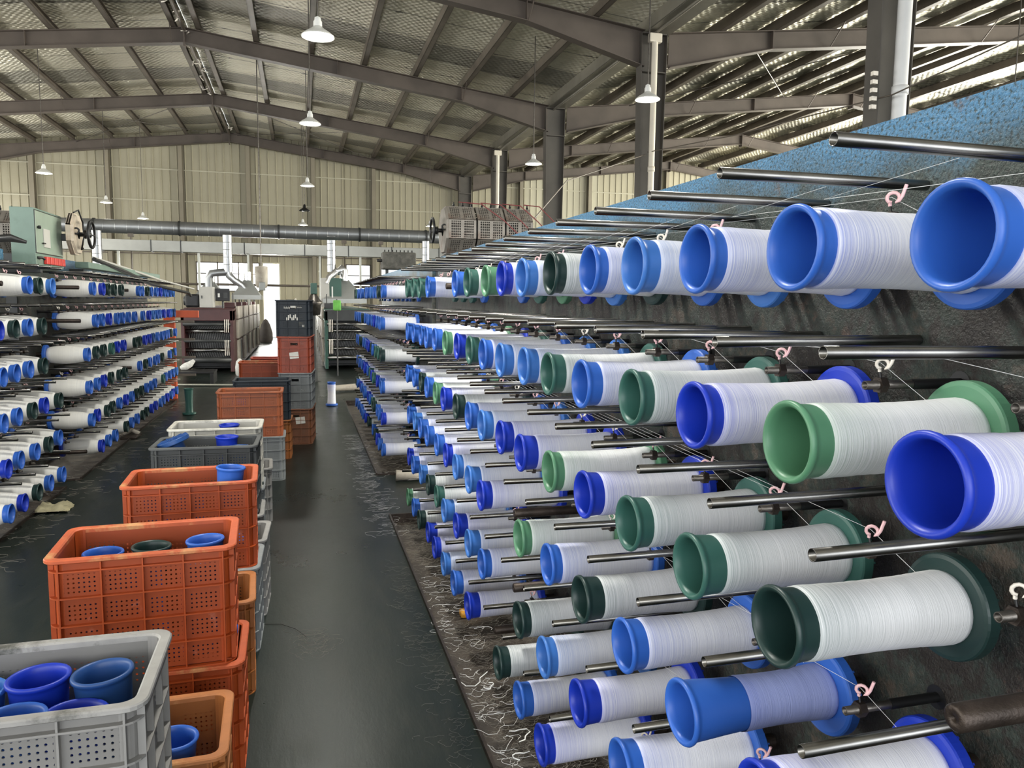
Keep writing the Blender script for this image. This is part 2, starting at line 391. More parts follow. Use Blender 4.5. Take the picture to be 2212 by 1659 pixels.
# floor with the two shallow troughs under each rack
TR = [(0.605, 1.22, -1.2, 5.52), (0.64, 1.25, 6.88, 12.1), (-2.45, -1.90, 3.6, 6.95), (-2.45, -1.87, 7.25, 12.6)]
fl = MB()
xs = sorted({-12.4, 26.2, *[t[0] for t in TR], *[t[1] for t in TR]}); ys = sorted({-10.0, 34.0, *[t[2] for t in TR], *[t[3] for t in TR]})
for i in range(len(xs)-1):
    for j in range(len(ys)-1):
        cx, cy = (xs[i]+xs[i+1])/2, (ys[j]+ys[j+1])/2
        if any(t[0] < cx < t[1] and t[2] < cy < t[3] for t in TR): continue
        fl.add([(xs[i], ys[j], 0), (xs[i+1], ys[j], 0), (xs[i+1], ys[j+1], 0), (xs[i], ys[j+1], 0)], [(0, 1, 2, 3)])
fo = struct('floor', fl, FLOOR)
for k, t in enumerate(TR):
    pm = MB(); d = -0.055
    pm.add([(t[0], t[2], d), (t[1], t[2], d), (t[1], t[3], d), (t[0], t[3], d)], [(0, 1, 2, 3)])
    for a, b2 in (((t[0], t[2]), (t[1], t[2])), ((t[1], t[2]), (t[1], t[3])), ((t[1], t[3]), (t[0], t[3])), ((t[0], t[3]), (t[0], t[2]))):
        pm.add([(*a, d), (*b2, d), (*b2, 0), (*a, 0)], [(0, 1, 2, 3)])
    pm.build('trough', PIT, fo)
    em = MB(); s = 1 if t[0] > 0 else -1
    ex = t[0] if s > 0 else t[1]
    em.box(ex-0.008, ex+0.004, t[2], t[3], -0.05, 0.022)
    em.box(min(t[0], t[1]), max(t[0], t[1]), t[3]-0.004, t[3]+0.012, -0.05, 0.015)
    em.box(min(t[0], t[1]), max(t[0], t[1]), t[2]-0.012, t[2]+0.004, -0.05, 0.015)
    em.build('trough_edging', RUSTY, fo)
og = MB(); og.add([(-60, 34, -0.02), (60, 34, -0.02), (60, 90, -0.02), (-60, 90, -0.02)], [(0, 1, 2, 3)])
struct('ground_outside', og, GROUND)

# roof lining of quilted foil, sagging between the purlins
def foil_strip(x0, x1, nx):
    mb = MB(); ny = 176; y0, y1 = -10.0, YB+0.04
    vs = []
    for i in range(nx+1):
        x = x0+(x1-x0)*i/nx
        for j in range(ny+1):
            y = y0+(y1-y0)*j/ny
            z = ztop(x)+0.235
            u = (x-x0)/1.3
            z += -0.02*math.sin(PI*(u % 1))+0.012*math.sin(y*2.6+x*0.9)+0.008*math.sin(y*7.1-x*1.7)+random.uniform(-0.004, 0.004)
            vs.append((x, y, z))
    fs = [(i*(ny+1)+j, (i+1)*(ny+1)+j, (i+1)*(ny+1)+j+1, i*(ny+1)+j+1) for i in range(nx) for j in range(ny)]
    mb.add(vs, fs, True); return mb
ceil = sempty('ceiling')
for a, b2 in ((XW, XR1), (XR1, XV), (XV, XR2), (XR2, XE)):
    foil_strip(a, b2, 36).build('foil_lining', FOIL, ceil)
# purlins: C sections along the building
def purlin_mesh():
    mb = MB(); y0, y1 = -10.0, YB-0.1
    mb.box(-0.008, 0.008, y0, y1, 0.0, 0.2); mb.box(-0.008, 0.12, y0, y1, 0.0, 0.01); mb.box(-0.008, 0.075, y0, y1, 0.19, 0.2)
    mb.box(0.112, 0.12, y0, y1, 0.0, 0.03)
    return mb.mesh('purlin', PURLIN)
pme = purlin_mesh()
pxs = []
for k in range(8):
    dx = 0.28+k*1.31
    for x in (XR1-dx, XR1+dx, XR2-dx, XR2+dx):
        if XW < x < XE and abs(x-XV) > 0.45: pxs.append(x)
for x in pxs: put(pme, 'purlin', ceil, (x, 0, ztop(x)+0.012))
# bracing rods between the purlins in the last bays
br = MB()
for (xa, xb, ya, yb) in ((-8, -2.9, 26.8, 32.6), (-2.9, -8, 26.8, 32.6), (-2.3, 3.0, 26.8, 32.6), (3.0, -2.3, 26.8, 32.6), (9, 14, 14.6, 20.5), (14, 9, 14.6, 20.5)):
    br.tube([(xa, ya, ztop(xa)-0.05), (xb, yb, ztop(xb)-0.05)], 0.012, 5)
br.build('bracing_rod', STEEL_D, ceil)
# ridge: lighting conduit and lumps of old insulation
rg = MB(); rg.tube([(XR1, -10, 8.0), (XR1, YB-0.2, 8.0)], 0.045, 8)
rg.build('ridge_conduit', PURLIN, ceil)
rl = MB()
for k in range(46):
    y = random.uniform(5, 32); x = XR1+random.uniform(-0.16, 0.16)
    pts = [(x+random.uniform(-0.1, 0.1), y+random.uniform(-0.2, 0.2), 8.02+random.uniform(-0.12, 0.05)) for _ in range(4)]
    rl.tube(pts, 0.014, 5)
rl.build('ridge_cabling', CREAM, ceil, kind='stuff')
# valley gutter
gt = MB()
gt.box(6.64, 6.66, -10, YB-0.2, 6.90, 7.16); gt.box(7.13, 7.15, -10, YB-0.2, 6.90, 7.16); gt.box(6.64, 7.15, -10, YB-0.2, 6.89, 6.91)
gt.tube([(6.80, -10, 6.87), (6.80, YB-0.3, 6.87)], 0.03, 8)
gt.build('valley_gutter', simple('valley_gutter_zinc', (0.22, 0.205, 0.17), 0.45, 0.4, 0.2, 1.5), ceil)

# portal frames
FY = [2.3, 8.4, 14.5, 20.6, 26.7, 32.6]
def ibeam_seg(mb, p0, p1, d0, d1, y, wf=0.22, tf=0.014):
    # rafter segment between two points of its top flange, with web depths d0 d1
    (x0, z0), (x1, z1) = p0, p1
    for (a0, a1, wy) in ((0, tf, wf), (None, None, wf)):
        pass
    def slab(za0, za1, zb0, zb1, hw):
        mb.add([(x0, y-hw, za0), (x0, y+hw, za0), (x0, y-hw, za1), (x0, y+hw, za1), (x1, y-hw, zb0), (x1, y+hw, zb0), (x1, y-hw, zb1), (x1, y+hw, zb1)],
               [(0, 1, 3, 2), (4, 6, 7, 5), (0, 4, 5, 1), (2, 3, 7, 6), (0, 2, 6, 4), (1, 5, 7, 3)])
    slab(z0-tf, z0, z1-tf, z1, wf/2)
    slab(z0-d0, z0-tf, z1-d1, z1-tf, 0.006)
    slab(z0-d0-tf, z0-d0, z1-d1-tf, z1-d1, wf/2)
def beam_bot(mb, p0, p1, d0, d1, y, wf=0.22, tf=0.014): pass
def rafter_meshes(y):
    mb = MB()
    def run(xs_d):
        for (xa, da), (xb, db) in zip(xs_d[:-1], xs_d[1:]):
            ibeam_seg(mb, (xa, ztop(xa)), (xb, ztop(xb)), da, db, y)
    run([(XW, 0.75), (-9.3, 0.36), (XR1, 0.34)])
    run([(XR1, 0.34), (4.2, 0.36), (XV-0.28, 0.68)])
    run([(XV+0.28, 0.66), (9.5, 0.36), (XR2, 0.34)])
    run([(XR2, 0.34), (23.0, 0.36), (XE, 0.75)])
    for xr in (XR1, XR2):                                          # bolted ridge plates
        mb.box(xr-0.016, xr+0.016, y-0.12, y+0.12, ztop(xr)-0.44, ztop(xr)+0.01)
    for xs2 in (-6.0, 1.0, 4.2, 9.5, 13.0, 20.0):                  # web stiffeners
        z = ztop(xs2); mb.box(xs2-0.006, xs2+0.006, y-0.10, y+0.10, z-0.36, z)
    for k, x in enumerate(pxs):                                    # fly braces from the bottom flange up to the purlins
        if k % 3 == 0:
            mb.tube([(x, y-0.1, ztop(x)-0.36), (x+0.02, y-0.55, ztop(x)+0.05)], 0.014, 4, smooth=False)
    return mb
def column_mb(x, y, zt, w0=0.37, w1=0.56):
    mb = MB(); hf = 0.125; t = 0.012
    def plate(xa0, xb0, xa1, xb1, y0, y1, z0, z1):
        mb.add([(xa0, y0, z0), (xb0, y0, z0), (xa0, y1, z0), (xb0, y1, z0), (xa1, y0, z1), (xb1, y0, z1), (xa1, y1, z1), (xb1, y1, z1)],
               [(0, 1, 3, 2), (4, 6, 7, 5), (0, 4, 5, 1), (2, 3, 7, 6), (0, 2, 6, 4), (1, 5, 7, 3)])
    plate(x-w0/2, x-w0/2+t, x-w1/2, x-w1/2+t, y-hf, y+hf, 0, zt)
    plate(x+w0/2-t, x+w0/2, x+w1/2-t, x+w1/2, y-hf, y+hf, 0, zt)
    plate(x-w0/2+t, x+w0/2-t, x-w1/2+t, x+w1/2-t, y-0.005, y+0.005, 0, zt)
    mb.box(x-w1/2, x+w1/2, y-hf, y+hf, zt-0.02, zt); mb.box(x-w1/2+t, x+w1/2-t, y-hf, y+hf, zt-0.75, zt-0.73)
    mb.box(x-w0/2-0.06, x+w0/2+0.06, y-hf-0.05, y+hf+0.05, 0, 0.025)
    return mb
for i, y in enumerate(FY):
    fr = thing('portal_frame', (0, 0, 0), ['grey-brown steel roof frame just overhead, mostly above the view', 'grey-brown steel roof frame carried by the column with the white pipe',
        'grey-brown steel roof frame carried by the column with the full-height cream pipe', 'grey-brown steel roof frame third from the cream end wall, its column without pipe',
        'grey-brown steel roof frame next to last before the cream end wall', 'grey-brown steel roof frame lying against the cream end wall'][i], 'steel frame', 'portal frames of the shed')
    rafter_meshes(y).build('rafter', BEAM, fr)
    xc = XV+(0.32 if i == 1 else -0.08)
    if i > 0: column_mb(xc, y, ztop(XV)-0.02 if i != 1 else 6.86).build('column', COLM, fr)
    if i == 1:
        clamps = MB()
        for k in range(5): clamps.box(6.86, 6.93, y-0.17, y-0.12, 4.02+k*0.10, 4.07+k*0.10)
        clamps.build('cable_clamp', CREAM, fr)
# rain pipes strapped to three columns
def downpipe(x, y, z0, z1, mat, label, r=0.055):
    t = thing('downpipe', (x, y, z0), label, 'pipe', 'rain downpipes on the columns')
    mb = MB(); mb.tube([(0, 0, 0), (0, 0, z1-z0)], r, 14); mb.build('pipe', mat, t)
    mc = MB(); mc.lathe([(1.9, r*1.01), (1.9, r*1.22), (2.04, r*1.22), (2.04, r*1.01)], 14, 'Z'); mc.lathe([(4.2, r*1.01), (4.2, r*1.18), (4.3, r*1.18), (4.3, r*1.01)], 14, 'Z'); mc.build('coupling', mat, t)
    mf = MB(); mf.cbox(-0.13, 0.13, -0.06, 0.06, z1-z0-0.05, z1-z0+0.12, 0.02); mf.build('hopper', mat, t)
downpipe(7.22, 8.18, 0, 6.75, PVCW, 'fat white downpipe on the column above the blue board', 0.085)
downpipe(6.78, 14.28, 0, 6.72, PVC, 'cream downpipe running down the column behind a lit lamp', 0.06)
downpipe(6.72, 26.5, 0, 6.72, PVC, 'slim cream downpipe on the column behind the slotted drum', 0.06)

# end wall of corrugated sheets between posts
wall = sempty('wall_back')
WIN = [(-4.0, -1.62, 1.88, 3.05), (-1.46, -0.84, 0.0, 3.02), (1.85, 2.85, 1.9, 3.08), (3.3, 4.4, 1.9, 3.08)]
def sheet(x0, x1, z0, z1f):
    # trapezoid ribs every 0.29 m; z1f gives the top
    mb = MB(); n = max(1, round((x1-x0)/0.29)); st = (x1-x0)/n; pr = []
    for i in range(n):
        a = x0+i*st; pr += [(a, 0.0), (a+st*0.80, 0.0), (a+st*0.87, -0.032), (a+st*0.93, -0.032)]
    pr.append((x1, 0.0))
    vs = []
    for (x, dy) in pr: vs += [(x, YB+dy, z0), (x, YB+dy, z1f(x))]
    mb.add(vs, [(2*i, 2*i+2, 2*i+3, 2*i+1) for i in range(len(pr)-1)])
    return mb
edges = [-12.1]
cuts = sorted({w2[0] for w2 in WIN} | {w2[1] for w2 in WIN})
x = -12.1
while x < 25.9:
    nx = min(x+0.87, 25.9)
    for c in cuts:
        if x+0.02 < c < nx-0.02: nx = c; break
    if any(abs(nx-c) < 0.021 for c in cuts): nx = min(cuts, key=lambda c: abs(c-nx))
    edges.append(nx); x = nx
for a, b2 in zip(edges[:-1], edges[1:]):
    mid = (a+b2)/2; hit = [w2 for w2 in WIN if w2[0] < mid < w2[1]]
    top = lambda x: ztop(x)+0.33
    mat = WALLM2 if (8.5 < mid < 13.5 or -1.0 < mid < 1.6) and random.random() < 0.6 else WALLM
    if not hit: sheet(a, b2, 0, top).build('wall_sheet', mat, wall)
    else:
        w2 = hit[0]; sheet(a, b2, w2[3], top).build('wall_sheet', mat, wall)
        if w2[2] > 0: sheet(a, b2, 0, lambda x, z=w2[2]: z).build('wall_sheet', mat, wall)
for x in (-9.6, -7.05, -4.45, -1.95, 0.56, 3.0, 9.4, 12.6, 16.4, 20.0):  # wind posts
    mb = MB(); mb.box(x-0.075, x+0.075, YB-0.26, YB-0.245, 0, ztop(x)-0.3); mb.box(x-0.004, x+0.004, YB-0.25, YB-0.05, 0, ztop(x)-0.3); mb.box(x-0.10, x+0.10, YB-0.06, YB-0.045, 0, ztop(x)-0.3)
    mb.build('wind_post', POSTM, wall)
for z in (6.55, 5.35, 4.25, 3.55, 3.30):
    mb = MB(); mb.box(-12.0, 25.8, YB-0.05, YB-0.035, z, z+0.045); mb.build('wall_girt', WALLM2 if z > 4 else PURLIN, wall)
for n, (x0, x1, z0, z1) in enumerate([WIN[0], WIN[2], WIN[3]]):
    wn = sempty('window_%d' % (n+1))
    mb = MB()
    mb.box(x0, x1, YB-0.04, YB+0.03, z0, z0+0.04); mb.box(x0, x1, YB-0.04, YB+0.03, z1-0.04, z1)
    k = max(1, round((x1-x0)/0.8))
    for i in range(k+1):
        xx = x0+(x1-x0)*i/k; mb.box(xx-0.022, xx+0.022, YB-0.04, YB+0.03, z0, z1)
    mb.box(x0, x1, YB-0.03, YB+0.02, (z0+z1)/2+0.1, (z0+z1)/2+0.14)
    mb.build('window_frame', PURLIN, wn)
    for i in range(k):
        g = MB(); xa = x0+(x1-x0)*i/k+0.02; xb = x0+(x1-x0)*(i+1)/k-0.02; g.box(xa, xb, YB, YB+0.004, z0+0.04, z1-0.04); g.build('pane', GLASS, wn)
dr = sempty('door_1'); mb = MB(); x0, x1, z0, z1 = WIN[1]
mb.box(x0-0.05, x0, YB-0.05, YB+0.05, 0, z1); mb.box(x1, x1+0.05, YB-0.05, YB+0.05, 0, z1); mb.box(x0-0.05, x1+0.05, YB-0.05, YB+0.05, z1, z1+0.06)
mb.build('door_frame', WALLM2, dr)
# long walls: solid below and above a continuous opening
for nm, xx in (('wall_left', XW-0.15), ('wall_right', XE+0.15)):
    wl = sempty(nm)
    for z0, z1 in ((0, 1.3), (5.2, ztop(XE)+0.3)):
        mb = MB(); n = 148; pr = []
        for i in range(n):
            a = -10+i*0.29; pr += [(a, 0), (a+0.23, 0), (a+0.25, 0.03), (a+0.27, 0.03)]
        vs = []
        for (y, d) in pr: vs += [(xx+d, y, z0), (xx+d, y, z1)]
        mb.add(vs, [(2*i, 2*i+2, 2*i+3, 2*i+1) for i in range(len(pr)-1)]); mb.build('wall_cladding', WALLM, wl)

# ------------------------------------------------------------------ spools
SL = 0.352                                                         # front rim to back of the flange
def barrel_mb(seg=40):
    mb = MB()
    prof = [(0.118, 0.0004), (0.118, 0.042), (0.112, 0.0455), (0.060, 0.0490), (0.018, 0.0515), (0.006, 0.0530), (0.001, 0.0565), (0.0, 0.0600), (0.0015, 0.0625), (0.0055, 0.0640), (0.0100, 0.0628),
            (0.0130, 0.0592), (0.020, 0.0578), (0.045, 0.0562), (0.08, 0.0535), (0.14, 0.0500), (0.24, 0.0490), (0.318, 0.050), (0.334, 0.053)]
    mb.lathe(prof, seg); return mb
def flange_mb(seg=48, ribs=False):
    mb = MB()
    prof = [(0.327, 0.0185), (0.327, 0.052), (0.326, 0.080), (0.3275, 0.0865), (0.331, 0.0885), (0.350, 0.0885), (0.352, 0.087), (0.352, 0.0185)]
    mb.lathe(prof, seg, closed=True, smooth=False)
    for k in range(12):
        mb.box(0.351, 0.358, -0.002, 0.002, 0.03, 0.084, Matrix.Rotation(2*PI*k/12, 4, 'X'))
    mb.lathe([(0.351, 0.030), (0.358, 0.030), (0.358, 0.033), (0.351, 0.033)], 24, smooth=False, closed=True)
    return mb
def yarn_mb(kind, seg=40):
    mb = MB(); r = random.Random(kind)
    x0, body, flare = dict(a=(0.044, 0.0580, 0.0605), b=(0.036, 0.0595, 0.0625), c=(0.054, 0.0575, 0.0600), d=(0.105, 0.0550, 0.0575), e=(0.128, 0.0525, 0.054), f=(0.038, 0.077, 0.072))[kind]
    pts = []
    n = 34
    for i in range(n+1):
        t = i/n; x = x0+(0.3268-x0)*t
        if kind == 'f':
            rr = 0.0570+0.0225*math.sin(PI*min(1, t*0.86+0.04))**0.85 if t > 0 else 0.057
            if t > 0.93: rr -= 0.02*(t-0.93)/0.07*0.4
        else:
            neck = 0.0585-0.0030*math.sin(PI*min(1, t*1.15))
            rr = neck+(body-0.0575)+ (flare-body)*max(0, (t-0.72)/0.28)**1.6
            rr += 0.00028*r.uniform(-1, 1)
            if t > 0.985: rr -= 0.0018
        pts.append((x, rr))
    br = 0.0555 if kind != 'f' else 0.055
    pts = [(x0-0.0015, br-0.003)]+[(x0, pts[0][1]-0.0012)]+pts[1:]+[(0.3272, 0.052)]
    mb.lathe(pts, seg); return mb
SPOOL = {}
BN = dict(b='bright blue', d='deep blue', l='light blue', g='leaf green', t='grey-green', k='blackish green', n='navy blue')
for k in 'bdlgtkn':
    SPOOL['barrel', k] = barrel_mb().mesh('barrel', MATS['plastic_'+k])
    SPOOL['flange', k] = flange_mb().mesh('flange', MATS['plastic_'+k])
    for kind in 'abcde':
        SPOOL['yarn', k, kind] = yarn_mb(kind).mesh('yarn_winding', MATS['yarn_thin_blue'] if (kind == 'e' and k in 'bld') else MATS['yarn_'+k])
    SPOOL['yarn', k, 'f'] = yarn_mb('f').mesh('yarn_winding', MATS['yarn_full'])
def spool(col, kind, loc, rot, label, group, thread=None):
    t = thing('yarn_spool', loc, label, 'spool', group, rot)
    put(SPOOL['barrel', col], 'barrel', t); put(SPOOL['flange', col], 'flange', t)
    if kind: put(SPOOL['yarn', col, kind], 'yarn_winding', t)
    if thread is not None:
        from mathutils import Euler
        Mi = (M4(Vector(loc)) @ Euler(rot).to_matrix().to_4x4()).inverted()
        MB().tube([Mi @ Vector(p) for p in thread], 0.00042, 4, caps=False).build('loose_thread', THREAD, t)
    return t
ROWZ = [1.6625-0.2916*i for i in range(6)]
RODZ = [1.801, 1.516, 1.230, 0.936, 0.645, 0.351]
ROWN = ['top row', 'second row', 'third row', 'fourth row', 'fifth row', 'bottom row']
ORD = ['first', 'second', 'third', 'fourth', 'fifth', 'sixth', 'seventh', 'eighth', 'ninth', 'tenth', 'eleventh', 'twelfth', 'thirteenth', 'fourteenth', 'fifteenth', 'sixteenth', 'seventeenth', 'eighteenth']

# ------------------------------------------------------------------ creel racks
def hook_pts(s, sgn):
    # a pigtail eye: short neck, one open turn facing the aisle diagonally, straight raised tail
    raw = [(0, 0.022), (-0.001, 0.028)]
    for k in range(11):
        a = -PI/2-2*PI*k/10*0.96
        raw.append((0.0080*math.cos(a), 0.0362+0.0080*math.sin(a)))
    raw += [(0.0060, 0.0305), (0.0098, 0.0380), (0.0145, 0.0560)]
    return [(sgn*0.72*q*s+0.0002*k*sgn, -0.69*q*s-0.0006*k, z) for k, (q, z) in enumerate(raw)]
rod_me = {}
def creel(name, label, sgn, xf, y0, pitch, n, panel, rows):
    """sgn=+1: board on the +X side of the spools, fronts face -X"""
    t = thing(name, (0, 0, 0), label, 'creel rack')
    X = lambda d: xf+sgn*d                                         # d = distance behind the front rims
    xb = X(0.42)
    pb = MB(); pb.box(min(xb, xb+sgn*0.03), max(xb, xb+sgn*0.03), panel[0], panel[1], 0.10, 1.944)
    o = pb.build('creel_board', CREEL, t)
    fb = MB()
    for yy in (panel[0]+0.03, (panel[0]+panel[1])/2, panel[1]-0.05):
        fb.box(min(xb+sgn*0.032, xb+sgn*0.11), max(xb+sgn*0.032, xb+sgn*0.11), yy-0.04, yy+0.04, -0.055, 1.93)
        ff = MB(); ff.box(min(xb+sgn*0.032, xb+sgn*0.11), max(xb+sgn*0.032, xb+sgn*0.11), yy-0.04, yy+0.04, -0.055, 1.93); ff.build('post', DARK, t)
    key = sgn
    if key not in rod_me:
        R = 0.0098
        mb = MB(); x0, x1 = X(-0.01)-xf, xb-xf
        mb.lathe([(x1, R), (x0, R), (x0, R-0.0016), (x0+sgn*0.06, R-0.0016), (x0+sgn*0.06, 0.0003)], 18)
        rod_me[key, 'rod'] = mb.mesh('steel_rod', STEEL)
        mb = MB(); R = 0.0175; x0 = X(0.062)-xf
        mb.lathe([(x1, R), (x0+sgn*0.003, R), (x0, R-0.003), (x0, 0.004), (x0+sgn*0.015, 0.003)], 20)
        rod_me[key, 'spindle'] = mb.mesh('spindle', RUSTY)
        mb = MB(); x0 = X(0.135)-xf
        mb.lathe([(x1, R), (x0+sgn*0.003, R), (x0, R-0.003), (x0, 0.004)], 16)
        rod_me[key, 'spindle_s'] = mb.mesh('spindle', RUSTY)
        mb = MB(); x0, R = X(0.22)-xf, 0.0078
        mb.lathe([(X(0.315)-xf, R), (x0, R), (x0, R-0.0022), (x0+sgn*0.03, R-0.0022), (x0+sgn*0.03, 0.0003)], 16)
        rod_me[key, 'tube'] = mb.mesh('guide_tube', STEEL_D)
        mb = MB(); mb.lathe([(X(0.315)-xf, 0.0092), (x1, 0.0092)], 14); mb.lathe([(X(0.315)-xf, 0.0092), (X(0.3155)-xf, 0.007)], 14)
        mb.lathe([(x1-sgn*0.001, 0.022), (x1-sgn*0.001, 0.0095)], 16)
        rod_me[key, 'sleeve'] = mb.mesh('sleeve', BLACK)
        mb = MB(); xn = X(0.252)-xf
        mb.lathe([(xn-0.007, 0.0080), (xn-0.007, 0.0145), (xn+0.007, 0.0145), (xn+0.007, 0.0080)], 6, smooth=False)
        rod_me[key, 'nut'] = mb.mesh('hex_nut', RUSTY)
        mb = MB(); mb.tube([(xn, 0, 0.010), (xn, 0.004, 0.025)], 0.0022, 6); rod_me[key, 'stem'] = mb.mesh('wire_stem', BLACK)
        for i, mt in enumerate((PINK, CREAM)):
            for j, s in enumerate((1, -1)):
                mb = MB(); mb.tube([(xn+p[0], p[1]+0.004, p[2]) for p in hook_pts(s, sgn)], 0.0030, 7); rod_me[key, 'eye', i, j] = mb.mesh('pigtail_eye', mt)
        rod_me[key] = 1
    rr = random.Random(int(y0*10)+sgn)
    for i in range(6):
        for k in range(n):
            y = y0+k*pitch
            put(rod_me[key, 'rod'], 'steel_rod', t, (xf+rr.uniform(-0.006, 0.006), y+0.185, RODZ[i]), rot=(0, math.radians(rr.uniform(-0.5, 0.5)), math.radians(rr.uniform(-0.7, 0.7))))
            put(rod_me[key, 'spindle' if rows[i][k] == '.' else 'spindle_s'], 'spindle', t, (xf, y, ROWZ[i]))
            g = put(rod_me[key, 'tube'], 'guide_tube', t, (xf, y+0.088, ROWZ[i]+(0.076 if i else 0.062)))
            if y < 8.2:
                put(rod_me[key, 'sleeve'], 'sleeve', g); put(rod_me[key, 'nut'], 'hex_nut', g)
                put(rod_me[key, 'stem'], 'wire_stem', g)
                put(rod_me[key, 'eye', 0 if rr.random() < 0.68 else 1, 0], 'pigtail_eye', g)
            else:
                put(rod_me[key, 'nut'], 'hex_nut', g)
                put(rod_me[key, 'eye', 0, 0], 'pigtail_eye', g)
    return t
NEAR = ["bbblbkldgtb..bttt", "dgdtbtllbtdgbbbbb", ".kttdgddlbkdgbkbb", ".dbbkbg.dlldbbblb", "...bdlk.bldltklbd", ".....dbk.dblddkbg"]
FAR = ["bkbblbbkbbbtk", "bbbdbbbbkbbbb", "kttbkddbbkbbk", "bbdtdtbddbbkb", "dbbktbdbbbdbk", "bbdkb.kdbbbbb"]
LA = ["d.bkl", "dkbk.", "bbbk.", "bbkdk", "dbbkb", "bdkbb"]
LB = [".bdkkk..bbkbbdbbbl", ".bbdbbbb.bdlbbddbn", "bkktdd.kkddnbbbbkb", "bbdkkk..bkbbbk.bkb", "bdkkbdbkkbbb.tbbbl", ".dbb.kbbkkddbbdbdb"]
creel('creel_rack', 'near right-hand creel, blue board black with grease, in front of the camera', 1, 0.70, 0.7071, 0.2848, 17, (-0.7, 6.42), NEAR)
creel('creel_rack', 'far section of the right-hand creel beyond the gap, ending at the green machine', 1, 0.70, 7.03, 0.2848, 13, (6.72, 11.1), FAR)
creel('creel_rack', 'near section of the left-hand creel below the mint cabinet', -1, -1.81, 5.42, 0.285, 5, (4.95, 6.85), LA)
creel('creel_rack', 'far section of the left-hand creel ending at the orange post', -1, -1.81, 7.49, 0.285, 18, (7.2, 12.6), LB)

# observed offsets of the nearest spools on the right-hand rack, metres
jr = random.Random(3)
for i, row in enumerate(NEAR):
    cnt = 0
    for k, c in enumerate(row):
        if c == '.': continue
        cnt += 1
        kind = jr.choice('aaabbc')
        if (i, k) in ((0, 8), (0, 10)): kind = 'd'
        if (i, k) == (3, 2): kind = 'e'
        y = 0.7071+k*0.2848; z = ROWZ[i]
        dy, dz = jr.uniform(-0.006, 0.006), jr.uniform(-0.003, 0.003)
        yy = y+dy
        th = None
        if k < 9:
            hy, hz = y+0.092, ROWZ[i]+(0.076 if i else 0.062)+0.037
            sy = yy+0.02; xt = 0.95
            th = [(1.00, yy+0.030, z+0.050), (0.954, hy, hz)]
            if i: th += [(0.90, y+0.185, RODZ[i]-0.011)]
            th += [(0.84, y+0.40, RODZ[0]-0.045), (0.90, y+0.19, RODZ[0]-0.011)] if i == 0 else [(0.97, y+1.1, RODZ[i]-0.013)]
        spool(c, kind, (0.70+jr.uniform(-0.008, 0.008), yy, z+dz), (jr.uniform(-3, 3), 0, math.radians(jr.uniform(-0.8, 0.8))),
              '%s spool of white yarn, near right creel, %s, %s from the photo edge' % (BN[c], ROWN[i], ORD[cnt-1]) if kind != 'e' else
              'bright blue spool almost unwound, bare blue barrel showing, near right creel', 'spools on the near right creel', th)
for i, row in enumerate(FAR):
    cnt = 0
    for k, c in enumerate(row):
        if c == '.': continue
        cnt += 1
        spool(c, jr.choice('aabc'), (0.70+jr.uniform(-0.012, 0.012), 7.03+k*0.2848+jr.uniform(-0.006, 0.006), ROWZ[i]), (jr.uniform(-3, 3), 0, 0),
              '%s spool of white yarn, far right creel, %s, %s from near end' % (BN[c], ROWN[i], ORD[cnt-1]), 'spools on the far right creel')
for rows, y0, sec, cntname, grp in ((LA, 5.42, 'near left creel', 'from photo edge', 'spools on the near left creel'), (LB, 7.49, 'far left creel', 'from its near end', 'spools on the far left creel')):
    for i, row in enumerate(rows):
        cnt = 0
        for k, c in enumerate(row):
            if c == '.': continue
            cnt += 1
            y = y0+k*0.285+jr.uniform(-0.006, 0.006)
            spool(c, 'f', (-1.81+jr.uniform(-0.012, 0.012), y, ROWZ[i]-0.005), (jr.uniform(-3, 3), 0, PI+math.radians(jr.uniform(-0.8, 0.8))),
                  '%s fat yarn spool, %s, %s, %s %s' % (BN[c], sec, ROWN[i], ORD[cnt-1], cntname), grp)

# ------------------------------------------------------------------ crates
CL, CW, CH = 0.555, 0.372, 0.394
def rrect(lx, ly, r, n=5):
    pts = []
    for cx, cy, a0 in ((lx/2-r, ly/2-r, 0), (-lx/2+r, ly/2-r, PI/2), (-lx/2+r, -ly/2+r, PI), (lx/2-r, -ly/2+r, 1.5*PI)):
        for k in range(n+1):
            a = a0+PI/2*k/n; pts.append((cx+r*math.cos(a), cy+r*math.sin(a)))
    return pts
def loops(mb, rings, closed=False, smooth=False):
    n = len(rings[0]); vs = [p for r in rings for p in r]; fs = []
    m = len(rings)
    for j in range(m if closed else m-1):
        for i in range(n):
            j2 = (j+1) % m
            fs.append((j*n+i, j*n+(i+1) % n, j2*n+(i+1) % n, j2*n+i))
    mb.add(vs, fs, smooth)
def ring(lx, ly, r, z): return [(x, y, z) for x, y in rrect(lx, ly, r)]
